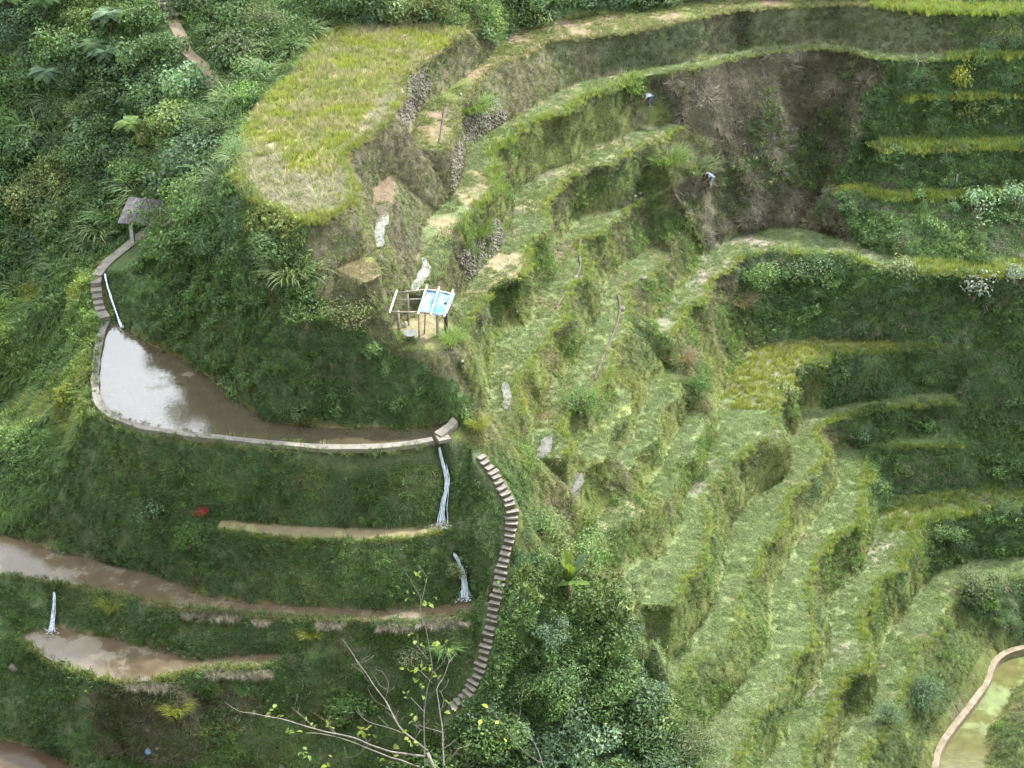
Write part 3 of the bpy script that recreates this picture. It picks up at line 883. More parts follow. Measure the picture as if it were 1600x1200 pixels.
def frames(up, fwd):
    """Euler angles for local Z = up, local X ~ fwd"""
    Z = up / np.linalg.norm(up, axis=1, keepdims=True)
    X = fwd - Z * (fwd * Z).sum(1, keepdims=True)
    X /= np.maximum(np.linalg.norm(X, axis=1, keepdims=True), 1e-6)
    Y = np.cross(Z, X)
    m20, m21, m22, m00, m10 = X[:, 2], Y[:, 2], Z[:, 2], X[:, 0], X[:, 1]
    return np.stack([np.arctan2(m21, m22), -np.arcsin(np.clip(m20, -1, 1)), np.arctan2(m10, m00)], 1)

SCAT = {}
def scatter(stuff, kind, P, Nr, col, smin, smax, up=0.5, spin=3.14, var=0.34):
    """add plants of one shape at points P with surface normals Nr"""
    n = len(P)
    if not n: return
    U = Nr * (1 - up) + np.array([0, 0, 1.0]) * up + RNG.normal(size=(n, 3)) * 0.12
    dh = Nr.copy(); dh[:, 2] = 0
    dh += RNG.normal(size=(n, 3)) * 0.05 * np.array([1, 1, 0])
    ang = RNG.uniform(-spin, spin, n)
    f = np.stack([dh[:, 0] * np.cos(ang) - dh[:, 1] * np.sin(ang), dh[:, 0] * np.sin(ang) + dh[:, 1] * np.cos(ang), np.full(n, -0.02)], 1)
    s = RNG.uniform(smin, smax, n)
    scl = np.stack([s, s, s * RNG.uniform(0.8, 1.2, n)], 1)
    pid = np.array(PID[kind])[RNG.integers(len(PID[kind]), size=n)]
    tint = col * RNG.uniform(1 - var, 1 + var, (n, 1))
    SCAT.setdefault(stuff, []).append((P, frames(U, f), scl, pid, tint))

def flush():
    for stuff, rows in SCAT.items():
        P, R_, S_, I_, C_ = [np.concatenate(c) for c in zip(*rows)]
        me = bpy.data.meshes.new(stuff)
        me.vertices.add(len(P))
        me.vertices.foreach_set('co', P.astype(np.float32).ravel())
        me.attributes.new('rot', 'FLOAT_VECTOR', 'POINT').data.foreach_set('vector', R_.astype(np.float32).ravel())
        me.attributes.new('scl', 'FLOAT_VECTOR', 'POINT').data.foreach_set('vector', S_.astype(np.float32).ravel())
        me.attributes.new('pid', 'INT', 'POINT').data.foreach_set('value', I_.astype(np.int32))
        me.attributes.new('tint', 'FLOAT_COLOR', 'POINT').data.foreach_set('color', np.concatenate([np.clip(C_, 0.005, 0.8), np.ones((len(C_), 1))], 1).astype(np.float32).ravel())
        o = bpy.data.objects.new(stuff, me)
        COL.objects.link(o)
        md = o.modifiers.new('scatter', 'NODES')
        md.node_group = instancer(stuff)
        lab, cat = STUFF[stuff]
        tag(o, lab, cat, kind='stuff')
        print(stuff, len(P))
STUFF = {
 'bank_grass': ('short and long grass covering the banks and slopes', 'grass'),
 'rice_stubble': ('yellow green rice regrowth and straw on the level rice field', 'rice'),
 'terrace_weeds': ('low weeds and young rice on the terrace floors', 'weeds'),
 'leafy_weeds': ('broad leaved weeds and small shrubs on the banks', 'weeds'),
 'undergrowth': ('dense tangled undergrowth of shrubs and canes on the left slope', 'undergrowth'),
 'rim_grass': ('bright tall grass along the terrace rims', 'grass'),
 'dry_straw': ('dry grey straw and cut brush lying on the slopes', 'straw'),
}

# ------------------------------------------------------------------ sample the ground
tri = TV[T]
area = 0.5 * np.linalg.norm(np.cross(tri[:, 1] - tri[:, 0], tri[:, 2] - tri[:, 0]), axis=1)
cx_, cy2_ = proj(tri.mean(axis=1))
seen = (cx_ > -150) & (cx_ < 1750) & (cy2_ > -50) & (cy2_ < 1260) & (tri[:, 0, 1] > 74)
print('visible area', area[seen].sum())
def sample(density, mask):
    w = np.where(mask & seen, area, 0)
    n = int(w.sum() * density)
    c = np.cumsum(w)
    k = np.searchsorted(c, RNG.uniform(0, c[-1], n))
    k = np.minimum(k, len(T) - 1)
    u, v = RNG.uniform(size=(2, n))
    fl = u + v > 1
    u[fl], v[fl] = 1 - u[fl], 1 - v[fl]
    t = T[k]
    P = TV[t[:, 0]] * (1 - u - v)[:, None] + TV[t[:, 1]] * u[:, None] + TV[t[:, 2]] * v[:, None]
    Nr = VN[t[:, 0]] * (1 - u - v)[:, None] + VN[t[:, 1]] * u[:, None] + VN[t[:, 2]] * v[:, None]
    Nr /= np.linalg.norm(Nr, axis=1, keepdims=True)
    X, Y = proj(P)
    return P, Nr, FACE_L[k], X, Y

CLEAR = []      # plan polylines with a radius kept free of plants: (points Nx2, radius)
TALL = []       # the same for tall growth only
def clear_mask(P, lines=None):
    ok = np.ones(len(P), dtype=bool)
    for pl, rad in (CLEAR if lines is None else lines):
        pl = np.asarray(pl)
        for a, b in zip(pl[:-1], pl[1:]):
            box = (P[:, 0] > min(a[0], b[0]) - rad) & (P[:, 0] < max(a[0], b[0]) + rad) & (P[:, 1] > min(a[1], b[1]) - rad) & (P[:, 1] < max(a[1], b[1]) + rad)
            if not box.any(): continue
            q = P[box][:, :2] - a[:2]
            d = b[:2] - a[:2]
            t = np.clip((q @ d) / max(d @ d, 1e-9), 0, 1)
            dist = np.linalg.norm(q - t[:, None] * d, axis=1)
            idx = np.nonzero(box)[0]
            ok[idx[dist < rad]] = False
    return ok
# ------------------------------------------------------------------ ground lookup
px_, py_ = proj(TV)
dep_ = TV[:, 1] * CP - (TV[:, 2] - CAM_H) * SP
def G(x, y, rad=14):
    """ground point seen at a survey direction"""
    k = np.nonzero((np.abs(px_ - x) < rad) & (np.abs(py_ - y) < rad))[0]
    if len(k) == 0:
        return unproj(x, y, 0)
    d = np.hypot(px_[k] - x, py_[k] - y)
    k = k[np.argsort(d)[:10]]
    dm = np.quantile(dep_[k], 0.3)
    dx, dy = (x - 800) / FPX, (600 - y) / FPX
    return Vector((dx * dm, (CP + dy * SP) * dm, CAM_H + (-SP + dy * CP) * dm))

def at_depth(x, y, dm):
    dx, dy = (x - 800) / FPX, (600 - y) / FPX
    return Vector((dx * dm, (CP + dy * SP) * dm, CAM_H + (-SP + dy * CP) * dm))

# ------------------------------------------------------------------ mesh helpers
class MB:
    def __init__(s): s.v, s.f = [], []
    def box(s, c, size, rot=None, jitter=0.0):
        i0 = len(s.v)
        for z in (-.5, .5):
            for y in (-.5, .5):
                for x in (-.5, .5):
                    p = Vector((x * size[0], y * size[1], z * size[2]))
                    if jitter: p += Vector((random.uniform(-1, 1), random.uniform(-1, 1), random.uniform(-1, 1))) * jitter
                    if rot is not None: p = rot @ p
                    s.v.append(Vector(c) + p)
        for q in ((0, 2, 3, 1), (4, 5, 7, 6), (0, 1, 5, 4), (2, 6, 7, 3), (0, 4, 6, 2), (1, 3, 7, 5)):
            s.f.append(tuple(i0 + k for k in q))
        return s
    def tube(s, pts, radii, sides=8, caps=True):
        pts = [Vector(p) for p in pts]
        if not hasattr(radii, '__len__'): radii = [radii] * len(pts)
        i0 = len(s.v); up = Vector((0.13, 0.31, 0.94))
        for k, p in enumerate(pts):
            d = (pts[min(k + 1, len(pts) - 1)] - pts[max(k - 1, 0)]).normalized()
            a = d.cross(up)
            if a.length < 1e-3: a = d.cross(Vector((1, 0, 0)))
            a.normalize(); b = d.cross(a)
            for j in range(sides):
                t = 2 * math.pi * j / sides
                s.v.append(p + (a * math.cos(t) + b * math.sin(t)) * radii[k])
        for k in range(len(pts) - 1):
            for j in range(sides):
                a0 = i0 + k * sides + j; a1 = i0 + k * sides + (j + 1) % sides
                s.f.append((a0, a1, a1 + sides, a0 + sides))
        if caps:
            s.f.append(tuple(i0 + j for j in range(sides))[::-1])
            s.f.append(tuple(i0 + (len(pts) - 1) * sides + j for j in range(sides)))
        return s
    def strip(s, pts, half, thick, z_up=True):
        """a slab swept along a line, level across"""
        i0 = len(s.v)
        for k, p in enumerate(pts):
            d = pts[min(k + 1, len(pts) - 1)] - pts[max(k - 1, 0)]
            n = Vector((-d.y, d.x, 0)).normalized()
            h = half[k] if hasattr(half, '__len__') else half
            for q in (n * h, n * -h):
                s.v.append(p + q); s.v.append(p + q - Vector((0, 0, thick)))
        n = len(pts)
        for k in range(n - 1):
            a = i0 + 4 * k; b = a + 4
            s.f += [(a, a + 2, b + 2, b), (a + 1, b + 1, b + 3, a + 3), (a, b, b + 1, a + 1), (a + 2, a + 3, b + 3, b + 2)]
        a = i0; b = i0 + 4 * (n - 1)
        s.f += [(a, a + 1, a + 3, a + 2), (b, b + 2, b + 3, b + 1)]
        return s
    def build(s, name, mat, parent=None, smooth=False):
        me = bpy.data.meshes.new(name)
        me.from_pydata([tuple(v) for v in s.v], [], s.f)
        me.update()
        if smooth: me.polygons.foreach_set('use_smooth', np.ones(len(me.polygons), dtype=bool))
        me.materials.append(mat)
        o = bpy.data.objects.new(name, me)
        COL.objects.link(o)
        if parent: o.parent = parent
        return o

def plan(pts): return np.array([(p.x, p.y) for p in pts])

# ------------------------------------------------------------------ concrete paths
M_EARTHPATH = plain('trodden_earth', (0.27, 0.22, 0.15), 0.95, 0.3, 1.5, 0.4)
rim_px = [(166,502),(159,515),(154,540),(149,580),(151,618),(167,643),(206,661),(252,671.5),(332,681.5),(420,690.5),(500,697),(580,697),(640,691.5),(676,685.5)]
ring = catmull([unproj(x, y, 13.02) for x, y in rim_px], 0.5)
Z_ = np.array([tuple(p) for p in ring])
hw = 0.22 + 0.07 * vnoise(Z_, 0.9, 71)
mb = MB().strip([p + Vector((0, 0, 0.03 * float(vnoise(np.array([tuple(p)]), 1.5, 73)[0]))) for p in ring], list(hw), 0.26)
path = tag(mb.build('path', M_CONC), 'pale concrete walkway curving round the muddy pond', 'path', kind='structure')
CLEAR.append((plan(ring), 0.30))
slope = catmull(PATH3[:6], 0.4)
o = MB().strip(slope, 0.31, 0.3).build('path', M_CONC); tag(o, 'pale footpath climbing from the pond steps past the small shelter', 'path', kind='structure')
CLEAR.append((plan(catmull(PATH3, 0.4)), 0.5))
st = catmull(PATH3[5:], 0.62)
for k in range(len(st) - 1):
    a, b = st[k], st[k + 1]
    d = b - a
    R3 = Euler((0, 0, math.atan2(d.y, d.x))).to_matrix()
    L = math.hypot(d.x, d.y) + 0.06
    c = (a + b) / 2; c.z = a.z - 0.22
    MB().box(c, (L, 0.62 + 0.05 * random.random(), 0.42), R3, 0.012).build('step', M_CONC, path)
# outlet slab, and the branch that climbs to the hut
s1 = [unproj(683, 685, 13.0), unproj(702, 681, 13.0)]
o = MB().strip(s1, 0.3, 0.2).build('slab', M_CONC, path)
s2 = catmull([unproj(684, 678.5, 13.08), unproj(696, 670, 13.2), unproj(704, 663.5, 13.35), unproj(711, 655, 13.6)], 0.4)
o = MB().strip(s2, [0.3 - 0.012 * k for k in range(len(s2))], 0.3).build('path', M_CONC); tag(o, 'short concrete ramp at the right end of the muddy pond', 'path', kind='structure')
CLEAR.append((plan(s2), 0.5)); CLEAR.append((plan(s1), 0.5))
tp = catmull(TOPPATH3, 0.5)
o = MB().strip(tp, 0.42, 0.3).build('path', M_EARTHPATH); tag(o, 'bare earth footpath winding down the wooded slope at top left', 'path', kind='structure')
CLEAR.append((plan(tp), 0.9)); CLEAR.append((plan([p + Vector((0.2, -1.3, 0)) for p in tp]), 1.0))
for k in range(5):
    p = unproj(250 + 5 * k, -6 + 7.5 * k, 24.9 - 0.17 * k)
    MB().box(p + Vector((0, 0, 0.1)), (0.8, 0.3, 0.18), None, 0.02).build('step', M_CONC, o)
# lower right pond wall
wl_ = catmull([unproj(x, y, -14.95) for x, y in ((1640,1006),(1604,1010),(1574,1018),(1554,1034),(1541,1066),(1515,1103),(1486,1140),(1466,1174),(1458,1222))], 0.5)
M_CONC_T = plain('tan_concrete', (0.15, 0.125, 0.085), 0.85, 0.35, 2.0, 0.3)
o = MB().strip(wl_, 0.22, 0.95).build('pond_wall', M_CONC_T); tag(o, 'low tan concrete wall curving round the pond at lower right', 'wall')
CLEAR.append((plan(wl_), 0.55))
CLEAR.append((plan([p + Vector((-0.5, 0.1, 0)) for p in wl_]), 0.5))

# ------------------------------------------------------------------ stairway
stair = empty('stairway', STAIR3[-1])
tag(stair, 'long concrete stairway climbing the slope beside the pond banks', 'stairs')
sc_ = catmull(STAIR3, 0.05)
cum = np.concatenate([[0], np.cumsum([(b - a).length for a, b in zip(sc_[:-1], sc_[1:])])])
NST = 44
M_RISER = plain('shaded_earth_riser', (0.075, 0.058, 0.045), 0.95, 0.35, 3, 0.4)  # earth brown, with the shade of the sunless step faces put into the colour
M_STEP = plain('worn_step_concrete', (0.145, 0.134, 0.116), 0.9, 0.35, 2.5, 0.35)
base_inv = Matrix.Translation(-STAIR3[-1])
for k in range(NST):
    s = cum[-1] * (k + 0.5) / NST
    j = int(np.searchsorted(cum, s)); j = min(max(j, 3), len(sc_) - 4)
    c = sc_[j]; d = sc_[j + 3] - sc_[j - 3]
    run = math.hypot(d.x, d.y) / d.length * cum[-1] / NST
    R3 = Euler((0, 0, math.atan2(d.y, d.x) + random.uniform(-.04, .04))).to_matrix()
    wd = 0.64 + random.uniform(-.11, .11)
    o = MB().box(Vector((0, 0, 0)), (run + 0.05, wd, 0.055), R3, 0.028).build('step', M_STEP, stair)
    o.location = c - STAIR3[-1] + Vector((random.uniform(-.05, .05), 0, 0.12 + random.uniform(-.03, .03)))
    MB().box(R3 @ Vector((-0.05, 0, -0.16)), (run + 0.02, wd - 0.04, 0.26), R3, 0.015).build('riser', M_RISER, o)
CLEAR.append((plan(STAIR3), 0.55)); TALL.append((plan(STAIR3[3:]), 1.3)); TALL.append((plan([p + Vector((0.8, -0.8, 0)) for p in STAIR3[6:]]), 1.3))
TALL.append((plan([p + Vector((-0.7, -0.8, 0)) for p in RIMS['C'][len(RIMS['C']) // 2:]]), 1.9)); TALL.append((plan([p + Vector((-0.9, -0.3, 0)) for p in INNERS['C'][len(INNERS['C']) // 2:]]), 1.4))

# ------------------------------------------------------------------ falling and running water
def foam_mat():
    m, nt, N, L, out = nmat('white_water')
    b = N.new('ShaderNodeBsdfPrincipled')
    tc = N.new('ShaderNodeTexCoord'); mp = N.new('ShaderNodeMapping')
    mp.inputs['Scale'].default_value = (5, 5, 0.9)
    n = N.new('ShaderNodeTexNoise'); n.inputs['Scale'].default_value = 2.0; n.inputs['Detail'].default_value = 4
    L.new(tc.outputs['Object'], mp.inputs['Vector']); L.new(mp.outputs['Vector'], n.inputs['Vector'])
    r = N.new('ShaderNodeValToRGB')
    r.color_ramp.elements[0].position = 0.40; r.color_ramp.elements[0].color = (0.30, 0.37, 0.44, 1)
    r.color_ramp.elements[1].position = 0.62; r.color_ramp.elements[1].color = (0.58, 0.66, 0.74, 1)
    L.new(n.outputs['Fac'], r.inputs['Fac']); L.new(r.outputs['Color'], b.inputs['Base Color'])
    b.inputs['Roughness'].default_value = 0.25
    t = N.new('ShaderNodeBsdfTranslucent'); L.new(r.outputs['Color'], t.inputs['Color'])
    mx = N.new('ShaderNodeMixShader'); mx.inputs['Fac'].default_value = 0.2
    L.new(b.outputs['BSDF'], mx.inputs[1]); L.new(t.outputs['BSDF'], mx.inputs[2])
    L.new(mx.outputs['Shader'], out.inputs['Surface'])
    return m
M_FOAM = foam_mat()
M_WET = plain('wet_dark_rock', (0.035, 0.032, 0.026), 0.45, 0.3, 3, 0.4, spec=0.5)
def waterfall(pts, widths, label, lift=0.22):
    """many thin strands of water hugging the bank, with a splash at the foot"""
    line = [G(x, y) + Vector((0.0, -lift, 0.10)) for x, y in pts]
    line = [line[0]] + [(line[k - 1] + line[k] * 2 + line[k + 1]) / 4 for k in range(1, len(line) - 1)] + [line[-1]]
    line = catmull(line, 0.16)
    n = len(line); mb = MB()
    W = np.interp(np.linspace(0, 1, n), np.linspace(0, 1, len(widths)), widths)
    for s_ in range(int(16 + 24 * max(widths))):
        t0 = random.gauss(0, 0.23); ph = random.uniform(0, 6); w = random.uniform(0.008, 0.022)
        a, b = (0, n - 1) if random.random() < 0.55 else sorted((random.randint(0, n - 1), random.randint(0, n - 1)))
        if b - a < 3: continue
        i0 = len(mb.v); dy = random.uniform(-0.14, 0.02)
        for k in range(a, b + 1):
            u = t0 + 0.10 * math.sin(k * 0.35 + ph) + 0.04 * math.sin(k * 1.1 + ph * 2)
            c = line[k] + Vector((u * W[k], dy + 0.02 * math.sin(k * .8 + ph), 0))
            ww = w * (0.6 + 0.6 * abs(math.sin(k * 0.5 + ph))) * (0.35 if k in (a, b) else 1)
            mb.v += [c - Vector((ww, 0, 0)), c + Vector((ww, -0.004, 0))]
        for k in range(b - a):
            q = i0 + 2 * k
            mb.f.append((q, q + 1, q + 3, q + 2))
    for _ in range(int(40 * widths[-1])):      # splash drops
        c = line[-1] + Vector((random.gauss(0, W[-1] * .4), random.uniform(-.45, .05), abs(random.gauss(0, .09)) - .05)); r = random.uniform(.012, .04)
        mb.tube([c - Vector((r * 1.6, 0, 0)), c, c + Vector((r * 1.6, 0, r * .5))], [r * .3, r, r * .3], 5)
    o = mb.build('waterfall', M_FOAM, smooth=True)
    tag(o, label, 'waterfall', kind='structure')
    CLEAR.append((plan(line), max(widths) * 0.4 + 0.08))
    return o
waterfall([(687,697),(690,714),(695,732),(700,748),(698,764),(693,785),(690,803),(689,817)], [0.14,0.17,0.22,0.26,0.2,0.25,0.34,0.6], 'white waterfall dropping from the muddy pond past the dark bank')
waterfall([(710,862),(716,872),(722,886),(726,902),(728,918),(727,932)], [0.22,0.28,0.34,0.36,0.5,0.9], 'lower white waterfall left of the concrete stairway')
waterfall([(86,922),(86,940),(85,956),(83,970),(82,984)], [0.13,0.17,0.22,0.28,0.5], 'small white waterfall feeding the little mud pond at left')
waterfall([(165,428),(168,445),(173,462),(180,480),(186,498),(191,511)], [0.1,0.09,0.07,0.07,0.09,0.2], 'thin water channel running down beside the pond steps', 0.12)

EDGES = []
def puddle(pts, z, label, name='stream_water'):
    """an irregular film of water lying on a terrace"""
    rg = [unproj(x, y, z + 0.07) for x, y in pts]
    rg = catmull(rg + [rg[0]], 0.15)[:-1]
    A_ = np.array([tuple(p) for p in rg])
    nx, ny = vnoise(A_, 0.6, 81) * 0.18, vnoise(A_, 0.6, 83) * 0.18
    rg = [p + Vector((nx[k], ny[k], 0)) for k, p in enumerate(rg)]
    c = sum(rg, Vector()) / len(rg)
    mb = MB(); mb.v = [c] + rg
    mb.f = [(0, 1 + k, 1 + (k + 1) % len(rg)) for k in range(len(rg))]
    o = mb.build(name, M_RILL)
    EDGES.append(rg + [rg[0]])
    CLEAR.append((plan(rg[::3] + [rg[0]]), 0.12))
    return tag(o, label, 'water', kind='structure')
M_RILL = water_mat('rill_water', (0.09, 0.08, 0.06), (0.15, 0.13, 0.10), 0.82, 1.6, 0.05)
puddle([(588,322),(606,320),(607,345),(600,372),(596,385),(585,384),(587,360),(592,342)], 20.6, 'shining stream pool on the mud terrace below the yellow rice field')
puddle([(657,402),(668,404),(671,420),(664,438),(652,455),(640,456),(648,436),(656,420)], 18.0, 'shining stream pool just behind the blue tarp hut')
puddle([(784,598),(791,596),(796,612),(796,636),(785,638),(787,618)], 10.9, 'small shining puddle below and right of the blue tarp hut')
puddle([(846,688),(862,680),(862,700),(850,714),(839,714),(842,700)], 8.1, 'narrow shining puddle above the concrete stairway')
puddle([(906,738),(914,740),(905,762),(893,773),(888,768),(898,752)], 6.2, 'farthest right shining puddle on the central flank')
puddle([(632,199),(642,200),(640,210),(630,210)], 20.8, 'tiny shining pool under the stone wall of the rice field')

# ------------------------------------------------------------------ low mud bunds on the terraces
M_BUND = plain('bund_mud', (0.075, 0.064, 0.044), 0.95, 0.4, 4, 0.5)
def bund(pts, z, label):
    line = catmull([unproj(x, y, z + 0.02) for x, y in pts], 0.25)
    A_ = np.array([tuple(p) for p in line])
    mb = MB().tube(line, list(0.10 + 0.05 * vnoise(A_, 0.5, 91)), 7)
    tag(mb.build('bund', M_BUND, smooth=True), label, 'bund')
bund([(911,368),(906,380),(905,398),(907,414),(902,430),(892,443),(880,463),(868,483)], 10.9, 'thin curved mud bund on the weedy terrace right of the stone wall')
bund([(966,462),(969,484),(962,512),(948,545),(937,572),(929,594)], 8.1, 'long straight mud bund on the terrace at the picture centre')
bund([(699,163),(693,185),(689,210),(688,226)], 20.8, 'short dark bund on the terrace right of the yellow rice field')

# ------------------------------------------------------------------ bare stone walls
M_STONE = plain('wall_stone', (0.105, 0.098, 0.078), 0.9, 0.55, 1.6, 0.4)
STONE_AREAS = [
 [(622,172),(632,122),(668,104),(672,140),(662,160),(645,186),(630,200)],
 [(722,180),(775,150),(790,178),(788,192),(752,214),(722,224)],
 [(708,225),(722,222),(722,258),(713,290),(703,300)],
 [(714,402),(775,340),(792,374),(762,412),(728,440)],
]
STONE_LABEL = ['grey stone retaining wall under the edge of the yellow rice field', 'grey stone wall patch below a clump of bright grass', 'narrow strip of loose grey stones at the wall foot', 'big grey stone wall patch right of the upper stream pools']
P, Nr, lv_, X, Y = sample(55, FACE_L < 0)
ico_v, ico_f = [], []
bm = bmesh.new(); bmesh.ops.create_icosphere(bm, subdivisions=1, radius=0.5)
bm.verts.ensure_lookup_table()
ico_v = np.array([tuple(v.co) for v in bm.verts]); ico_f = np.array([[v.index for v in f.verts] for f in bm.faces]); bm.free()
def stones(Pq, Nq, smin, smax):
    V, F = [], []
    for p, n in zip(Pq, Nq):
        s = random.uniform(smin, smax)
        R = np.array(Euler((random.uniform(0, 6), random.uniform(0, 6), random.uniform(0, 6))).to_matrix())
        v = (ico_v * np.array([s, s * random.uniform(.6, 1), s * random.uniform(.5, .9)]) * (1 + RNG.normal(size=(len(ico_v), 1)) * .10)) @ R.T + p + n * s * 0.12
        F.append(ico_f + len(V) * len(ico_v)); V.append(v)
    return np.concatenate(V), np.concatenate(F)
for pol, lab in zip(STONE_AREAS, STONE_LABEL):
    q = pip(X, Y, pol)
    if q.sum() == 0: continue
    Pq, Nq = P[q][:900], Nr[q][:900]
    root = empty('stone_wall', tuple(Pq.mean(0)))
    tag(root, lab, 'stone wall')
    V, F = stones(Pq, Nq, 0.10, 0.27)
    o = mesh_np('stones', V - Pq.mean(0), F, M_STONE, root)
    o['kind'] = 'stuff'

# ------------------------------------------------------------------ hut with the blue tarp
M_POLE = plain('weathered_pole', (0.20, 0.17, 0.14), 0.85, 0.35, 6, 0.3)
M_PALEWOOD = plain('bleached_wood', (0.34, 0.32, 0.29), 0.8, 0.15, 6, 0.2)
M_DARKPOST = plain('dark_post', (0.05, 0.045, 0.04), 0.85, 0.3, 6, 0.3)
def tarp_mat():
    m, nt, N, L, out = nmat('blue_tarp')
    b = N.new('ShaderNodeBsdfPrincipled')
    tc = N.new('ShaderNodeTexCoord'); n = N.new('ShaderNodeTexNoise'); n.inputs['Scale'].default_value = 1.6; n.inputs['Detail'].default_value = 4
    L.new(tc.outputs['Object'], n.inputs['Vector'])
    r = N.new('ShaderNodeValToRGB')
    r.color_ramp.elements[0].color = (0.05, 0.20, 0.48, 1); r.color_ramp.elements[1].color = (0.22, 0.44, 0.62, 1)
    r.color_ramp.elements[0].position = 0.38; r.color_ramp.elements[1].position = 0.62
    L.new(n.outputs['Fac'], r.inputs['Fac']); L.new(r.outputs['Color'], b.inputs['Base Color'])
    b.inputs['Roughness'].default_value = 0.4
    t = N.new('ShaderNodeBsdfTranslucent'); L.new(r.outputs['Color'], t.inputs['Color'])
    mx = N.new('ShaderNodeMixShader'); mx.inputs['Fac'].default_value = 0.25
    L.new(b.outputs['BSDF'], mx.inputs[1]); L.new(t.outputs['BSDF'], mx.inputs[2]); L.new(mx.outputs['Shader'], out.inputs['Surface'])
    return m
M_TARP = tarp_mat()
hut0 = unproj(661, 520, 17.0)
hut = empty('hut', hut0, math.radians(-7))
tag(hut, 'open pole hut half roofed with a sagging blue tarp', 'hut')
# local x right, y away, z up
def pole(name, pts, r, mat, par=hut, sides=8): return MB().tube([Vector(p) for p in pts], r, sides).build(name, mat, par, smooth=True)
for x, y, h, r, m in ((-1.28, -0.55, 1.62, 0.085, M_POLE), (-0.98, 0.75, 2.2, 0.085, M_POLE), (0.92, -0.55, 1.70, 0.10, M_POLE), (1.30, 0.1, 1.95, 0.12, M_DARKPOST)):
    pole('post', [(x, y, -0.4), (x + .01, y, h * .5), (x, y + .02, h)], [r, r * .92, r * .85], m)
pole('brace', [(-0.12, -0.62, -0.3), (-0.12, -0.6, 1.62)], 0.045, M_POLE)
pole('brace', [(0.08, -0.1, -0.3), (0.22, -0.3, 1.62)], 0.04, M_POLE)
pole('beam', [(-1.75, -0.72, 1.60), (-0.9, -0.72, 1.66), (0.0, -0.72, 1.72)], 0.05, M_POLE)
pole('beam', [(0.0, -0.74, 1.72), (0.8, -0.76, 1.70), (1.45, -0.78, 1.66)], 0.05, M_POLE)
pole('beam', [(-1.55, 0.72, 2.06), (-0.6, 0.76, 2.22), (0.1, 0.8, 2.34)], 0.05, M_POLE)
pole('beam', [(0.1, 0.8, 2.34), (0.9, 0.8, 2.28), (1.6, 0.8, 2.14)], 0.055, M_PALEWOOD)
pole('purlin', [(-1.6, 0.2, 1.90), (0.0, 0.2, 2.06)], 0.035, M_POLE)
for x0, x1, z0, z1, y0, y1 in ((-1.72, -1.58, 1.62, 2.16, -0.86, 0.85), (-0.10, 0.12, 1.70, 2.50, -0.92, 1.08), (0.62, 0.80, 1.70, 2.44, -0.92, 0.98), (1.38, 1.60, 1.68, 2.32, -1.0, 0.98)):
    MB().tube([Vector((x0, y0, z0)), Vector((x1, y1, z1))], 0.062, 6).build('rafter', M_PALEWOOD, hut)
# tarp sheet sagging between rafters
mb = MB(); nx_, ny_ = 16, 12
for j in range(ny_ + 1):
    for i in range(nx_ + 1):
        s, t = i / nx_, j / ny_
        x = -0.04 + 1.56 * s + 0.2 * t - 0.02 * math.sin(6 * t)
        y = -0.80 + 1.62 * t + 0.10 * math.sin(s * 7) * (1 - t)
        z = 1.72 + 0.60 * t - 0.13 * s * t - 0.10 * abs(math.sin(s * math.pi * 2)) * math.sin(math.pi * (0.15 + 0.7 * t)) + 0.03 * math.sin(9 * s + 5 * t) + 0.012
        mb.v.append(Vector((x, y, z)))
for j in range(ny_):
    for i in range(nx_):
        a = j * (nx_ + 1) + i
        mb.f.append((a, a + 1, a + nx_ + 2, a + nx_ + 1))
tarp = mb.build('tarp', M_TARP, hut, smooth=True)
tarp.modifiers.new('thick', 'SOLIDIFY').thickness = 0.012
CLEAR.append((np.array([(hut0.x - 1.5, hut0.y), (hut0.x + 1.4, hut0.y - 0.2)]), 0.8))
M_TABLE = plain('dark_drum', (0.06, 0.06, 0.055), 0.7, 0.3, 4, 0.2); M_TABTOP = plain('grey_board', (0.30, 0.29, 0.27), 0.8, 0.2, 4, 0.2)
tb0 = unproj(641, 531, 17.0)
tb = empty('table', tb0); tag(tb, 'round grey topped table standing under the pole hut', 'table')
MB().tube([(0, 0, -0.1), (0, 0, 0.2), (0, 0, 0.42)], [0.26, 0.24, 0.28], 14).build('drum', M_TABLE, tb)
MB().tube([(0, 0, 0.42), (0, 0, 0.46), (0, 0, 0.475)], [0.40, 0.41, 0.39], 18).build('top', M_TABTOP, tb)
M_SACK = plain('pale_sack', (0.33, 0.32, 0.29), 0.9, 0.2, 5, 0.4)
def lump(name, x, y, size, mat, label, cat, sink=0.25, sub=2):
    bm = bmesh.new(); bmesh.ops.create_icosphere(bm, subdivisions=sub, radius=0.5)
    A_ = np.array([tuple(v.co) for v in bm.verts]); nn = vnoise(A_ + x, 0.4, 95)
    for v, w in zip(bm.verts, nn):
        v.co *= 1 + 0.22 * w
        v.co.x *= size[0]; v.co.y *= size[1]; v.co.z *= size[2]
    me = bpy.data.meshes.new(name); bm.to_mesh(me); bm.free(); me.materials.append(mat)
    o = bpy.data.objects.new(name, me); COL.objects.link(o)
    size = tuple(0.8 * q for q in size); o.scale = (0.8,) * 3
    o.location = G(x, y) + Vector((0, 0, size[2] * (0.4 - sink)))
    o.rotation_euler = (0, 0, random.uniform(0, 6))
    return tag(o, label, cat)
o = lump('sack', 634, 510, (0.35, 0.3, 0.6), M_SACK, 'crumpled white sack behind the round table in the hut', 'sack')
M_ROCK = plain('boulder_rock', (0.11, 0.10, 0.088), 0.95, 0.45, 1.5, 0.5); M_PALEROCK = plain('pale_rock', (0.15, 0.135, 0.11), 0.9, 0.25, 2, 0.4)
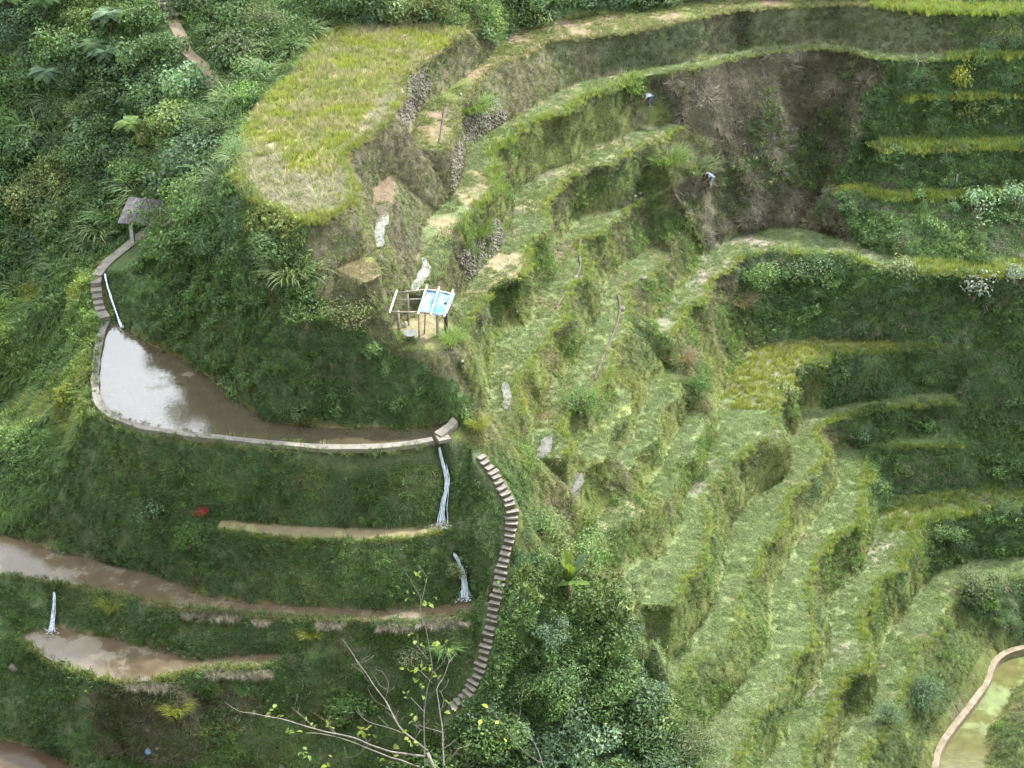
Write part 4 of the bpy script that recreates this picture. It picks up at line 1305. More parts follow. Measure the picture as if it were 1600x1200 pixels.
M_BLUE = plain('faded_blue_plastic', (0.10, 0.19, 0.34), 0.5, 0.2, 3, 0.05); M_WHITE = plain('white_paint', (0.27, 0.27, 0.255), 0.7, 0.1, 3, 0.1)
for x, y, s, m, lab in ((21,1046,(0.95,0.6,0.7),M_ROCK,'large grey boulder on the bank at the far left edge'),(68,1094,(0.5,0.35,0.3),M_PALEROCK,'flat tan stone, topmost of three on the lower left bank'),
                        (70,1108,(0.28,0.2,0.3),M_PALEROCK,'tan stone, middle of three on the lower left bank'),(71,1120,(0.3,0.25,0.35),M_PALEROCK,'tan stone, lowest of three on the lower left bank'),
                        (229,1141,(0.45,0.3,0.2),M_PALEROCK,'pale stone on the bare earth above the blue float'),(210,1155,(0.2,0.2,0.35),M_PALEROCK,'small white stone left of the other pale stone on bare earth'),
                        (245,1171,(0.4,0.3,0.22),M_ROCK,'flat grey stone right of the blue float'),(992,308,(0.5,0.35,0.35),M_PALEROCK,'lower of two pale stones on the terrace near the brown slope'),
                        (999,303,(0.45,0.3,0.32),M_PALEROCK,'upper of two pale stones on the terrace near the brown slope'),(972,483,(0.75,0.5,0.4),M_ROCK,'grey stone at the upper end of the long mud bund'),
                        (900,434,(0.6,0.35,0.3),M_PALEROCK,'pale stone lying on the thin curved mud bund'),(722,565,(0.3,0.25,0.25),M_WHITE,'small white stone on the slope below the hut'),
                        (719,514,(0.3,0.25,0.2),M_WHITE,'white stone on the path right of the hut'),(1006,437,(0.8,0.5,0.5),M_ROCK,'pile of grey rubble on the bank right of picture centre'),
                        (720,148,(0.2,0.2,0.2),M_WHITE,'tiny white stone on the terrace below the far wall'),(612,158,(0.4,0.3,0.3),M_PALEROCK,'pale stone on the right rim of the yellow rice field')):
    lump('boulder' if s[0] > 0.6 else 'stone', x, y, s, m, lab, 'stone')
# blue float and grey bucket
def ball(name, x, y, r, mat, label, cat):
    root = empty(name, G(x, y) + Vector((0, 0, r * 0.8))); tag(root, label, cat)
    bm = bmesh.new(); bmesh.ops.create_uvsphere(bm, u_segments=18, v_segments=12, radius=r)
    me = bpy.data.meshes.new('shell'); bm.to_mesh(me); bm.free(); me.materials.append(mat)
    me.polygons.foreach_set('use_smooth', np.ones(len(me.polygons), dtype=bool))
    o = bpy.data.objects.new('shell', me); COL.objects.link(o); o.parent = root
    MB().tube([(0, 0, r * .9), (0, 0, r * 1.12)], r * .22, 10).build('neck', M_WHITE, root)
ball('float', 232, 1178, 0.19, M_BLUE, 'round faded blue plastic float lying on the lower bank', 'float')
lump('stone', 440, 1200, (0.5, 0.4, 0.4), M_ROCK, 'grey stone at the bottom edge left of the bare tree', 'stone')
# white marker post on the right hand terrace
p0 = G(1493, 293)
mk = empty('marker_post', p0); tag(mk, 'slim white marker post standing on the right hand terrace', 'post')
MB().tube([(0, 0, -.1), (0.02, 0, .6), (0.04, 0, 1.0)], [0.11, 0.10, 0.07], 10).build('shaft', M_WHITE, mk)
MB().tube([(0.04, 0, 1.0), (0.05, 0, 1.1)], [0.07, 0.02], 10).build('tip', M_WHITE, mk)

# ------------------------------------------------------------------ grey roofed shelter on the path
M_TIN = plain('old_grey_roofing', (0.075, 0.072, 0.075), 0.9, 0.4, 2.5, 0.3, spec=0.1)
M_GREYPOST = plain('grey_post', (0.33, 0.34, 0.35), 0.8, 0.25, 4, 0.2)
sh0 = unproj(208, 379, 15.0)
sh = empty('shelter', sh0, math.radians(-12)); tag(sh, 'small grey roofed shelter on two posts over the footpath', 'shelter')
for x, y, h, r in ((0, 0, 1.55, 0.12), (0.65, 1.35, 1.95, 0.12), (2.0, -0.1, 1.5, 0.09), (2.2, 1.3, 1.9, 0.09)):
    MB().box(Vector((x, y, h / 2 - 0.3)), (r * 2, r * 2, h + 0.6)).build('post', M_GREYPOST, sh)
slope_a = math.atan2(0.85, 2.1)
RX = Matrix.Rotation(slope_a, 3, 'X')
for k in range(9):
    x = -0.55 + k * 0.31
    MB().box(Vector((x, 0.62, 1.93)) + RX @ Vector((0, 0, 0.012 * (k % 2))), (0.315, 2.25, 0.035), RX).build('roof_panel', M_TIN, sh)
for y, z in ((-0.2, 1.53), (1.4, 2.18)):
    MB().tube([(-0.6, y, z), (2.1, y, z)], 0.05, 8).build('beam', M_GREYPOST, sh)
MB().box(Vector((0.95, 0.35, 0.15)), (1.0, 0.35, 0.4), None, 0.02).build('bench', plain('bench_brown', (0.17, 0.12, 0.10), 0.9, 0.2, 4, 0.2), sh)
TALL.append((np.array([(sh0.x - .6, sh0.y - 2.2), (sh0.x + 1.2, sh0.y + 1.0)]), 2.0))
b0_ = G(880, 945); TALL.append((np.array([(b0_.x - 1.0, b0_.y + 0.3), (b0_.x + 1.2, b0_.y - 1.6)]), 2.0))
CLEAR.append((np.array([(sh0.x - .4, sh0.y - 1.6), (sh0.x + 0.9, sh0.y + .8)]), 1.25))

# ------------------------------------------------------------------ two people stooping to cut the banks
def skin_obj(name, joints, edges, radii, mat, parent, sub=2):
    me = bpy.data.meshes.new(name)
    me.from_pydata([tuple(j) for j in joints], edges, []); me.update()
    me.materials.append(mat)
    o = bpy.data.objects.new(name, me); COL.objects.link(o); o.parent = parent
    sk = o.modifiers.new('skin', 'SKIN'); sk.use_smooth_shade = True
    if not me.skin_vertices: me.skin_vertices.new()
    for k, r in enumerate(radii):
        d = me.skin_vertices[0].data[k]
        d.radius = (r, r) if not hasattr(r, '__len__') else r
        d.use_root = (k == 0)
    ss = o.modifiers.new('sub', 'SUBSURF'); ss.levels = sub; ss.render_levels = sub
    return o
M_SKIN = plain('skin', (0.26, 0.15, 0.10), 0.6, 0.1, 5, 0.0)
M_HAIR = plain('hair', (0.015, 0.013, 0.012), 0.7, 0.2, 9, 0.1)
def person(x, y, face, bend, shirt, trousers, label, sink=0.0):
    """face: heading of the body in plan; bend: forward lean of the trunk"""
    root = empty('person', G(x, y) + Vector((0, 0, -sink)), face)
    tag(root, label, 'person')
    # local +X is forward; hips over the feet, trunk bent forward
    hip = Vector((-0.12, 0, 0.82))
    u = Vector((math.sin(bend), 0, math.cos(bend)))
    chest = hip + u * 0.34; neck = hip + u * 0.52; head = neck + u * 0.10 + Vector((0.06, 0, 0.0)); crown = head + u * 0.12 + Vector((0.03, 0, 0))
    J = [hip]; E = []; R = [0.15]
    def add(p, par, r): J.append(Vector(p)); E.append((par, len(J) - 1)); R.append(r); return len(J) - 1
    c = add(chest, 0, (0.16, 0.12)); n = add(neck, c, 0.065); h = add(head, n, 0.085); cr = add(crown, h, 0.075)
    for s in (-1, 1):
        k0 = add(hip + Vector((0.0, 0.10 * s, -0.06)), 0, 0.095); k1 = add(Vector((0.06 + 0.10 * s, 0.13 * s, 0.45)), k0, 0.068); k2 = add(Vector((-0.08 + 0.10 * s, 0.14 * s, 0.07)), k1, 0.045); add(Vector((0.07 + 0.10 * s, 0.15 * s, 0.03)), k2, 0.04)
        a0 = add(chest + u * 0.10 + Vector((0, 0.19 * s, 0)), c, 0.06); a1 = add(chest + u * 0.06 + Vector((0.14, 0.24 * s, -0.24)), a0, 0.045); a2 = add(chest + Vector((0.36, 0.14 * s, -0.40)), a1, 0.034)
        hd = add(chest + Vector((0.42, 0.13 * s, -0.45)), a2, 0.034)
        for f in range(3):
            add(chest + Vector((0.49 + 0.01 * f, (0.10 + 0.025 * f) * s, -0.50 + 0.012 * f)), hd, 0.012)
        add(chest + Vector((0.44, 0.08 * s, -0.49)), hd, 0.013)
    skin_obj('body', J, E, R, M_SKIN, root)
    J2 = [chest, hip + u * 0.02, neck - u * 0.02] ; E2 = [(0, 1), (0, 2)]; R2 = [(0.20, 0.155), (0.18, 0.16), 0.10]
    for s in (-1, 1):
        J2 += [chest + u * 0.10 + Vector((0, 0.20 * s, 0)), chest + u * 0.07 + Vector((0.11, 0.24 * s, -0.18))]; E2 += [(0, len(J2) - 2), (len(J2) - 2, len(J2) - 1)]; R2 += [0.085, 0.072]
    skin_obj('shirt', J2, E2, R2, shirt, root)
    J3 = [hip]; E3 = []; R3_ = [0.18]
    for s in (-1, 1):
        J3 += [hip + Vector((0.0, 0.10 * s, -0.08)), Vector((0.06 + 0.10 * s, 0.13 * s, 0.45)), Vector((-0.07 + 0.10 * s, 0.14 * s, 0.12))]; b0 = len(J3) - 3
        E3 += [(0, b0), (b0, b0 + 1), (b0 + 1, b0 + 2)]; R3_ += [0.12, 0.09, 0.075]
    skin_obj('trousers', J3, E3, R3_, trousers, root)
    skin_obj('hair', [head + u * 0.05 + Vector((-0.02, 0, 0.03)), crown + Vector((-0.01, 0, 0.02))], [(0, 1)], [0.088, 0.085], M_HAIR, root)
    # face
    fd = (u * 0.35 + Vector((0.9, 0, -0.25))).normalized()
    nose = MB().tube([head + u * 0.03 + fd * 0.07, head + u * 0.015 + fd * 0.115], [0.012, 0.018], 6).build('nose', M_SKIN, root)
    for s in (-1, 1):
        MB().box(head + u * 0.055 + fd * 0.083 + Vector((0, 0.034 * s, 0)), (0.012, 0.024, 0.012)).build('eye', M_HAIR, root)
        MB().box(head + u * 0.03 + Vector((0, 0.088 * s, 0)), (0.035, 0.02, 0.055)).build('ear', M_SKIN, root)
    MB().box(head - u * 0.025 + fd * 0.086, (0.01, 0.045, 0.010)).build('mouth', M_HAIR, root)
    CLEAR.append((np.array([tuple(root.location)[:2], (root.location.x, root.location.y - 0.9)]), 0.55))
    return root
M_SHIRT1 = plain('pale_blue_shirt', (0.30, 0.34, 0.40), 0.85, 0.12, 4, 0.1); M_SHIRT2 = plain('light_blue_shirt', (0.20, 0.29, 0.44), 0.85, 0.12, 4, 0.1)
M_JEANS = plain('slate_trousers', (0.06, 0.08, 0.12), 0.9, 0.2, 5, 0.1); M_GREYT = plain('grey_trousers', (0.15, 0.17, 0.18), 0.9, 0.2, 5, 0.1)
person(1016, 166, math.radians(185), math.radians(82), M_SHIRT1, M_JEANS, 'person in a pale shirt bending over beside a bright green bush on the upper terrace')
person(1110, 292, math.radians(205), math.radians(55), M_SHIRT2, M_GREYT, 'person in a light blue shirt and grey trousers stooping on the brown slope')
# ------------------------------------------------------------------ plant the ground
bank = FACE_L < 0
P, Nr, lv_, X, Y = sample(26, bank)
ok = clear_mask(P); P, Nr, X, Y = P[ok], Nr[ok], X[ok], Y[ok]
bi = biome(X, Y)
gc = grass_colour(P, bi, X, Y)
hn = Nr[:, :2] / np.maximum(np.linalg.norm(Nr[:, :2], axis=1, keepdims=True), 1e-6)
foot = np.zeros(len(P), dtype=bool)
for pol in POLYS.values():
    lo, hi = pol.min(0) - 1, pol.max(0) + 1
    bx = np.nonzero((P[:, 0] > lo[0]) & (P[:, 0] < hi[0]) & (P[:, 1] > lo[1]) & (P[:, 1] < hi[1]))[0]
    if len(bx):
        foot[bx] |= pip(P[bx, 0] + hn[bx, 0] * 0.6, P[bx, 1] + hn[bx, 1] * 0.6, pol)
stone = np.zeros(len(P), dtype=bool)
for pol in STONE_AREAS:
    stone |= pip(X, Y, pol)
bi[stone & (RNG.uniform(size=len(P)) < 0.78)] = -5
u = RNG.uniform(size=len(P))
patch = fbm(P, 3.2, 401)
bare = fbm(P, 2.0, 411)
# olive flank: long drooping grass
q = (bi == OLIVE_B) & (u < 0.55) & ~foot
scatter('bank_grass', 'long', P[q], Nr[q], gc[q], 0.28, 0.62, up=0.35, spin=0.9)
q = (bi == OLIVE_B) & (u > 0.55) & ~(foot & (u < 0.75))
scatter('bank_grass', 'short', P[q], Nr[q], gc[q], 0.6, 1.2, up=0.3)
q = (bi == OLIVE_B) & (patch > 0.22) & (u < 0.35)
scatter('leafy_weeds', 'weed', P[q], Nr[q], lerp(np.tile(GREEN_M, (q.sum(), 1)), GREEN_B, RNG.uniform(size=q.sum())), 0.5, 1.1, up=0.4)
# dark lower left banks: short turf, weeds in patches
q = ((bi == DARK) | (bi == PONDB)) & (bare < 0.45) & (u < 0.8)
scatter('bank_grass', 'short', P[q], Nr[q], gc[q], 0.5, 1.35, up=0.2)
q = ((bi == DARK) | (bi == PONDB)) & (fbm(P, 1.6, 405) > 0.12) & (u > 0.55)
scatter('leafy_weeds', 'weed', P[q], Nr[q], lerp(np.tile(GREEN_D, (q.sum(), 1)), GREEN_M, RNG.uniform(size=q.sum()) * 1.5), 0.35, 1.1, up=0.25)
q = ((bi == DARK) | (bi == PONDB)) & (patch < -0.05) & (u > 0.80)
scatter('bank_grass', 'long', P[q], Nr[q], gc[q], 0.25, 0.5, up=0.35, spin=0.8)
q = (bi == PONDB) & (u < 0.02)
scatter('leafy_weeds', 'shrub', P[q], Nr[q], lerp(np.tile(GREEN_D, (q.sum(), 1)), GREEN_M, RNG.uniform(size=q.sum()) * 1.3), 0.45, 1.0, up=0.5)
# dry upper banks
q = (bi == DRY) & (bare < 0.55) & (u < 0.85)
scatter('bank_grass', 'short', P[q], Nr[q], gc[q], 0.4, 0.9, up=0.2)
q = (bi == DRY) & (patch > 0.1) & (u > 0.75)
scatter('bank_grass', 'long', P[q], Nr[q], gc[q], 0.25, 0.55, up=0.4, spin=0.8)
q = (bi == WALLT) & (bare < 0.6) & (u < 0.9)
scatter('bank_grass', 'short', P[q], Nr[q], gc[q], 0.4, 0.9, up=0.2)
# brown slide: cut brush and straw
sl = fbm(P, 1.5, 415, (1, 1, 0.5))
q = (bi == SLIDE) & (u < 0.30) & (sl > -0.3)
scatter('dry_straw', 'straw', P[q], Nr[q], lerp(lerp(np.tile(BROWN * 0.8, (q.sum(), 1)), GREY * 0.8, sl[q] * 2.2), TAN * 0.8, vnoise(P[q], 0.7, 417) * 3 - 1.9), 0.4, 1.3, up=0.12)
q = (bi == SLIDE) & (u > 0.34) & (u < 0.39) & (sl > 0.15)
scatter('dry_straw', 'long', P[q], Nr[q], np.tile(GREY * 0.75, (q.sum(), 1)), 0.8, 1.5, up=0.2)
q = (bi == SLIDE) & (u > 0.60) & (patch > 0.0)
scatter('bank_grass', 'short', P[q], Nr[q], lerp(gc[q], GREEN_M, patch[q] * 2), 0.8, 1.6, up=0.3)
q = (bi == SLIDE) & (u > 0.60) & (u < 0.72) & (patch > 0.2)
scatter('leafy_weeds', 'weed', P[q], Nr[q], lerp(np.tile(GREEN_D, (q.sum(), 1)), OLIVE, RNG.uniform(size=q.sum())), 0.8, 1.6, up=0.4)
# right hand banks: leafy weeds, ferns, grass
wl2 = (bi == SLIDE) & (Y > 1000) & (u > 0.25) & (u < 0.65)
scatter('bank_grass', 'short', P[wl2], Nr[wl2], lerp(np.tile(GREEN_D, (wl2.sum(), 1)), OLIVE * 0.8, RNG.uniform(size=wl2.sum())), 0.5, 1.2, up=0.3)
q = (bi == WEED) & (u < 0.45)
scatter('bank_grass', 'short', P[q], Nr[q], gc[q], 0.8, 1.5, up=0.3)
q = (bi == WEED) & (u > 0.45) & (u < 0.60)
scatter('bank_grass', 'long', P[q], Nr[q], gc[q], 0.5, 1.0, up=0.5, spin=0.8)
wc = 1.0 * lerp(lerp(np.tile(GREEN_D * 1.15, (len(P), 1)), GREEN_M * 1.25, RNG.uniform(size=len(P)) * 0.8 + fbm(P, 3.0, 421)), OLIVE * 0.8, fbm(P, 2.0, 423) * 2.4 - 0.5)
q = (bi == WEED) & (u > 0.66) & (patch > -0.05)
scatter('leafy_weeds', 'weed', P[q], Nr[q], wc[q], 0.4, 1.5, up=0.4)
q = (bi == WEED) & (u < 0.012) & (patch > -0.2)
scatter('leafy_weeds', 'shrub', P[q], Nr[q], wc[q], 0.35, 1.1, up=0.6)
q = (bi == WEED) & (u > 0.030) & (u < 0.037)
scatter('leafy_weeds', 'fine_shrub', P[q], Nr[q], lerp(wc[q], BLUEG * 1.3, RNG.uniform(size=q.sum())), 0.35, 0.9, up=0.6)
q = (bi == WEED) & (u > 0.60) & (u < 0.66) & (patch < -0.1)
scatter('dry_straw', 'long', P[q], Nr[q], np.tile(GREY * 0.8, (q.sum(), 1)), 0.5, 1.1, up=0.3, spin=0.7)
# left grass slopes
q = (bi == LGRASS) & (u < 0.75)
scatter('bank_grass', 'long', P[q], Nr[q], gc[q], 0.6, 1.2, up=0.55, spin=0.9)
q = (bi == LGRASS) & (u > 0.80) & (patch > -0.1)
scatter('leafy_weeds', 'weed', P[q], Nr[q], gc[q], 0.9, 1.9, up=0.5)
q = (bi == LGRASS) & (u > 0.75) & (u < 0.78) & (patch > -0.1)
scatter('undergrowth', 'shrub', P[q], Nr[q], gc[q] * 0.9, 0.5, 1.0, up=0.7)
# forest slope and bush gully
tall_ok = clear_mask(P, TALL)
fb = (bi == FOREST) | (bi == BUSH)
q = fb & ~tall_ok & (u < 0.6)
scatter('bank_grass', 'short', P[q], Nr[q], gc[q] * 1.2, 0.7, 1.4, up=0.4)
hue = fbm(P, 5.5, 431); hue2 = fbm(P, 2.6, 433)
fc = lerp(lerp(np.tile(GREEN_D, (len(P), 1)), GREEN_M * 1.1, hue * 1.6 + 0.45), BLUEG * 1.2, hue2 * 2.2 - 0.1)
fc = lerp(fc, OLIVE * 1.1, fbm(P, 3.4, 437) * 2.6 - 0.45)
fc *= 1.12
fc = lerp(fc, PALE * 0.75, fbm(P, 2.0, 443) * 2.4 - 0.7)
fc = lerp(fc, TAN * 0.55, vnoise(P, 1.6, 439) * 4 - 3.0)
q = fb & (u < 0.22)
scatter('undergrowth', 'weed', P[q], Nr[q], fc[q], 0.9, 1.9, up=0.5)
q = fb & (u > 0.45) & (u < 0.50) & (hue2 > -0.3) & tall_ok
scatter('undergrowth', 'shrub', P[q], Nr[q], fc[q] * RNG.uniform(0.7, 1.3, (q.sum(), 1)), 0.5, 1.5, up=0.8)
q = fb & (u > 0.52) & (u < 0.535) & tall_ok
scatter('undergrowth', 'fine_shrub', P[q], Nr[q], fc[q] * RNG.uniform(0.8, 1.5, (q.sum(), 1)), 0.6, 1.4, up=0.85)
q = fb & (u > 0.535) & (u < 0.542) & tall_ok
scatter('undergrowth', 'big_shrub', P[q], Nr[q], fc[q] * RNG.uniform(0.6, 1.2, (q.sum(), 1)), 0.5, 1.25, up=0.9)
cane_zone = pip(X, Y, [(230,100),(370,60),(480,10),(500,60),(380,190),(360,300),(300,380),(200,400),(60,440),(20,380),(120,320),(210,300),(280,200)])
q = fb & (u > 0.56) & (u < np.where(cane_zone, 0.60, 0.568)) & (X < 520) & tall_ok
scatter('undergrowth', 'cane', P[q], Nr[q], lerp(np.tile(GREEN_M * 1.2, (q.sum(), 1)), PALE * 0.95, RNG.uniform(size=q.sum())), 0.6, 1.3, up=0.9)
# terrace floors
P, Nr, lv_, X, Y = sample(30, FACE_L >= 0)
ok = clear_mask(P); P, Nr, X, Y, lv_ = P[ok], Nr[ok], X[ok], Y[ok], lv_[ok]
names = np.array(KEYS)[lv_]
u = RNG.uniform(size=len(P)); patch = fbm(P, 2.4, 451)
q = names == 'C'
gr = pip(X, Y, [(380,235),(430,225),(450,270),(520,275),(560,200),(620,130),(600,230),(545,250),(560,300),(530,335),(440,335),(385,290)]) & (fbm(P, 1.5, 455) > -0.45)
edge = np.zeros(len(P), dtype=bool)
a = q & ~gr
scatter('rice_stubble', 'upright', P[a], Nr[a], lerp(lerp(np.tile(YEL * 1.05, (a.sum(), 1)), np.array([0.24, 0.225, 0.14]), fbm(P[a], 1.2, 461) * 2.0 + 0.45), OLIVE * 1.2, patch[a] * 1.5), 0.45, 0.95, up=0.9)
a = q & gr
scatter('rice_stubble', 'straw', P[a], Nr[a], lerp(np.tile(np.array([0.24, 0.225, 0.165]), (a.sum(), 1)), TAN, RNG.uniform(size=a.sum()) * 0.6), 0.5, 1.0, up=0.9)
a = q & gr & (u < 0.5)
scatter('rice_stubble', 'upright', P[a], Nr[a], np.tile(OLIVE * 1.2, (a.sum(), 1)), 0.4, 0.7, up=0.9)
for key in ('A', 'B', 'D', 'E1', 'E2', 'R5', 'R6', 'S6', 'T1', 'T2', 'T3', 'T4', 'R7', 'R8', 'R9', 'R10', 'R2', 'R3', 'R4', 'HUT', 'B3'):
    c1, c2, t = FLOOR_COL[key]
    q = (names == key) & (patch < 0.75 - t * 1.3)
    if key in ('R6',):
        yr = q & (Y < 640)
        scatter('terrace_weeds', 'upright', P[yr], Nr[yr], np.tile(YEL, (yr.sum(), 1)), 0.45, 0.8, up=0.95)
        q = q & (Y >= 640)
    if key in ('R2', 'R3', 'R4', 'R5', 'A', 'B'):
        yr = (names == key) & (X > {'R5': 1430, 'A': 1480, 'B': 1370, 'R2': 1400, 'R3': 1362}.get(key, 1335))
        scatter('terrace_weeds', 'upright', P[yr], Nr[yr], lerp(np.tile(YEL * 1.05, (yr.sum(), 1)), GREEN_B, RNG.uniform(size=yr.sum())), 0.5, 1.0, up=0.95)
        q = q & ~yr
    if key in ('R9',):
        yr = q & (X > 1380) & (Y < 830)
        scatter('terrace_weeds', 'upright', P[yr], Nr[yr], lerp(np.tile(GREEN_B, (yr.sum(), 1)), YEL, RNG.uniform(size=yr.sum())), 0.5, 0.9, up=0.95)
        q = q & ~yr
    lush = key in ('R7', 'R8', 'R9', 'R10', 'R6', 'S6', 'T1', 'T2', 'T4')
    patch2 = fbm(P, 1.1, 481)
    k = q & (u < (0.85 if lush else 0.55)) & (patch2 > -0.6)
    cc = lerp(lerp(np.tile(c1, (k.sum(), 1)), np.array([0.125, 0.172, 0.060]) if lush else OLIVE, fbm(P[k], 2.6, 471) * 2 + 0.2), GREEN_M, vnoise(P[k], 0.8, 473) * 2 - 0.9)
    scatter('terrace_weeds', 'creeper', P[k], Nr[k], cc, 0.5, 1.1, up=0.8, var=0.18)
    k = q & (u > (0.86 if lush else 0.72))
    scatter('terrace_weeds', 'short', P[k], Nr[k], lerp(np.tile(c1 * 1.05, (k.sum(), 1)), YEL, patch2[k] * 2), 0.3, 0.8, up=0.8)
    k = q & (u > 0.66) & (u < 0.69) & (patch2 > 0.15)
    if lush: scatter('terrace_weeds', 'weed', P[k], Nr[k], lerp(np.tile(GREEN_M, (k.sum(), 1)), PALE, RNG.uniform(size=k.sum())), 0.35, 0.9, up=0.8)
    k = (names == key) & ~q & (u < 0.25)
    if key in ('R5', 'R6', 'D', 'R9', 'B3'):
        scatter('dry_straw', 'straw', P[k], Nr[k], np.tile(GREY, (k.sum(), 1)), 0.4, 0.9, up=0.9)

# rims: lines of taller grass
def along(pts, per_m, jitter=0.2):
    A = np.array([tuple(p) for p in pts])
    seg = np.linalg.norm(np.diff(A, axis=0), axis=1)
    c = np.concatenate([[0], np.cumsum(seg)])
    s = RNG.uniform(0, c[-1], int(c[-1] * per_m))
    Q = np.stack([np.interp(s, c, A[:, k]) for k in range(3)], 1)
    Q[:, :2] += RNG.normal(size=(len(Q), 2)) * jitter
    return Q
def rim_grass(key, per_m, kind, c1, c2, smin, smax, cond=None, jitter=0.2):
    Q = along(RIMS[key], per_m, jitter)
    X, Y = proj(Q)
    ok = (X > -60) & (X < 1660) & (Y > -50) & (Y < 1250) & clear_mask(Q)
    if cond is not None: ok &= cond(X, Y, Q)
    Q = Q[ok]
    Nr = np.tile(np.array([0.0, -0.5, 0.85]), (len(Q), 1))
    if key[0] in 'DEARBS':
        pass
    scatter('rim_grass', kind, Q, Nr, lerp(np.tile(c1, (len(Q), 1)), c2, RNG.uniform(size=len(Q))), smin, smax, up=0.8, spin=0.8)
for key in ('R2', 'R3', 'R4'):
    rim_grass(key, 30, 'upright', YEL * 1.1, GREEN_B, 0.4, 1.1, lambda x, y, q: (fbm(q, 1.6, 521) > -0.35) & (x > 1360 + 40 * (y < 222)), 0.34)
    rim_grass(key, 8, 'long', YEL, OLIVE, 0.6, 1.0, lambda x, y, q: x > 1352 + 46 * (y < 212))
rim_grass('A', 20, 'upright', YEL, GREEN_B, 0.6, 1.1, lambda x, y, q: x > 1480, 0.28)
rim_grass('B', 20, 'upright', YEL, GREEN_B, 0.6, 1.1, lambda x, y, q: x > 1360, 0.28)
for key in ('R6', 'R7', 'R8', 'R9'):
    rim_grass(key, 14, 'upright', YEL * 1.05, GREEN_B, 0.4, 0.8, lambda x, y, q: x > 1290, 0.22)
rim_grass('R5', 12, 'upright', YEL, OLIVE, 0.5, 0.9, lambda x, y, q: x > 1430, 0.25)
for key in ('R6', 'R7', 'R8', 'R9', 'R10', 'E1', 'E2', 'D', 'R5'):
    sd = 500 + len(key) * 7 + ord(key[-1])
    rim_grass(key, 13, 'upright', YEL * 1.15, GREEN_B * 1.1, 0.3, 0.7, lambda x, y, q: (fbm(q, 4.0, sd) > -0.1), 0.2)
    rim_grass(key, 5, 'long', YEL, OLIVE, 0.3, 0.6)
rim_grass('L2', 20, 'short', YEL * 0.9, GREEN_M, 0.5, 0.85, jitter=0.08)
rim_grass('L3', 12, 'short', OLIVE, GREEN_M, 0.5, 0.9, jitter=0.15)
rim_grass('L4', 12, 'short', OLIVE, YEL * 0.8, 0.5, 1.0, jitter=0.15)
for sgn in (-1, 1):          # tufts creeping over the edges of the concrete walkway
    Q = along([p + Vector((0, sgn * 0.30, 0.0)) for p in ring], 5, 0.07)
    Q = Q[fbm(Q, 1.6, 551 + sgn) > 0.0]
    scatter('rim_grass', 'short', Q, np.tile([0.0, 0.0, 1.0], (len(Q), 1)), lerp(np.tile(GREEN_M, (len(Q), 1)), OLIVE, RNG.uniform(size=len(Q))), 0.4, 0.9, up=0.9)
rim_grass('P', 14, 'short', OLIVE, GREEN_M, 0.9, 1.5, jitter=0.2)
rim_grass('C', 14, 'upright', YEL * 0.9, OLIVE, 0.4, 0.8, lambda x, y, q: x < 640, 0.2)
rim_grass('C', 14, 'upright', YEL, OLIVE, 0.5, 0.9, lambda x, y, q: x < 575, 0.18)
rim_grass('C', 10, 'short', TAN, OLIVE, 0.6, 1.1)
rim_grass('A', 12, 'short', PALE, OLIVE, 0.6, 1.2, lambda x, y, q: x < 1480, 0.2)
rim_grass('A', 12, 'upright', YEL, GREEN_B, 0.5, 1.0, lambda x, y, q: (x < 1000) & (x > 720), 0.3)
rim_grass('B', 10, 'short', OLIVE, TAN, 0.6, 1.1, lambda x, y, q: x < 1360, 0.2)
for eg in EDGES:
    Q = along(eg, 15, 0.16); Q[:, 2] -= 0.06
    scatter('rim_grass', 'short', Q, np.tile([0.0, 0.0, 1.0], (len(Q), 1)), lerp(np.tile(OLIVE, (len(Q), 1)), GREEN_M, RNG.uniform(size=len(Q))), 0.4, 0.9, up=0.9)
# grey straw hanging over the lower pond rims
for x0, x1, y0, z in ((285,318,960,5.0),(330,375,964,5.0),(395,420,970,5.0),(495,540,975,5.0),(590,640,978,5.0),(650,735,972,5.0),(200,265,1072,3.0),(325,425,1051,3.0),(430,465,1032,3.0)):
    n = int((x1 - x0) * 0.8)
    Q = np.array([tuple(unproj(RNG.uniform(x0, x1), y0 + RNG.normal() * 2.5, z - abs(RNG.normal()) * 0.15)) for _ in range(n)])
    Q[:, 1] -= 0.1
    scatter('dry_straw', 'long', Q, np.tile([0.0, -0.85, 0.5], (n, 1)), np.tile(GREY * 0.95, (n, 1)) * RNG.uniform(0.6, 1.2, (n, 1)), 0.25, 0.6, up=0.1, spin=0.5)
flush()
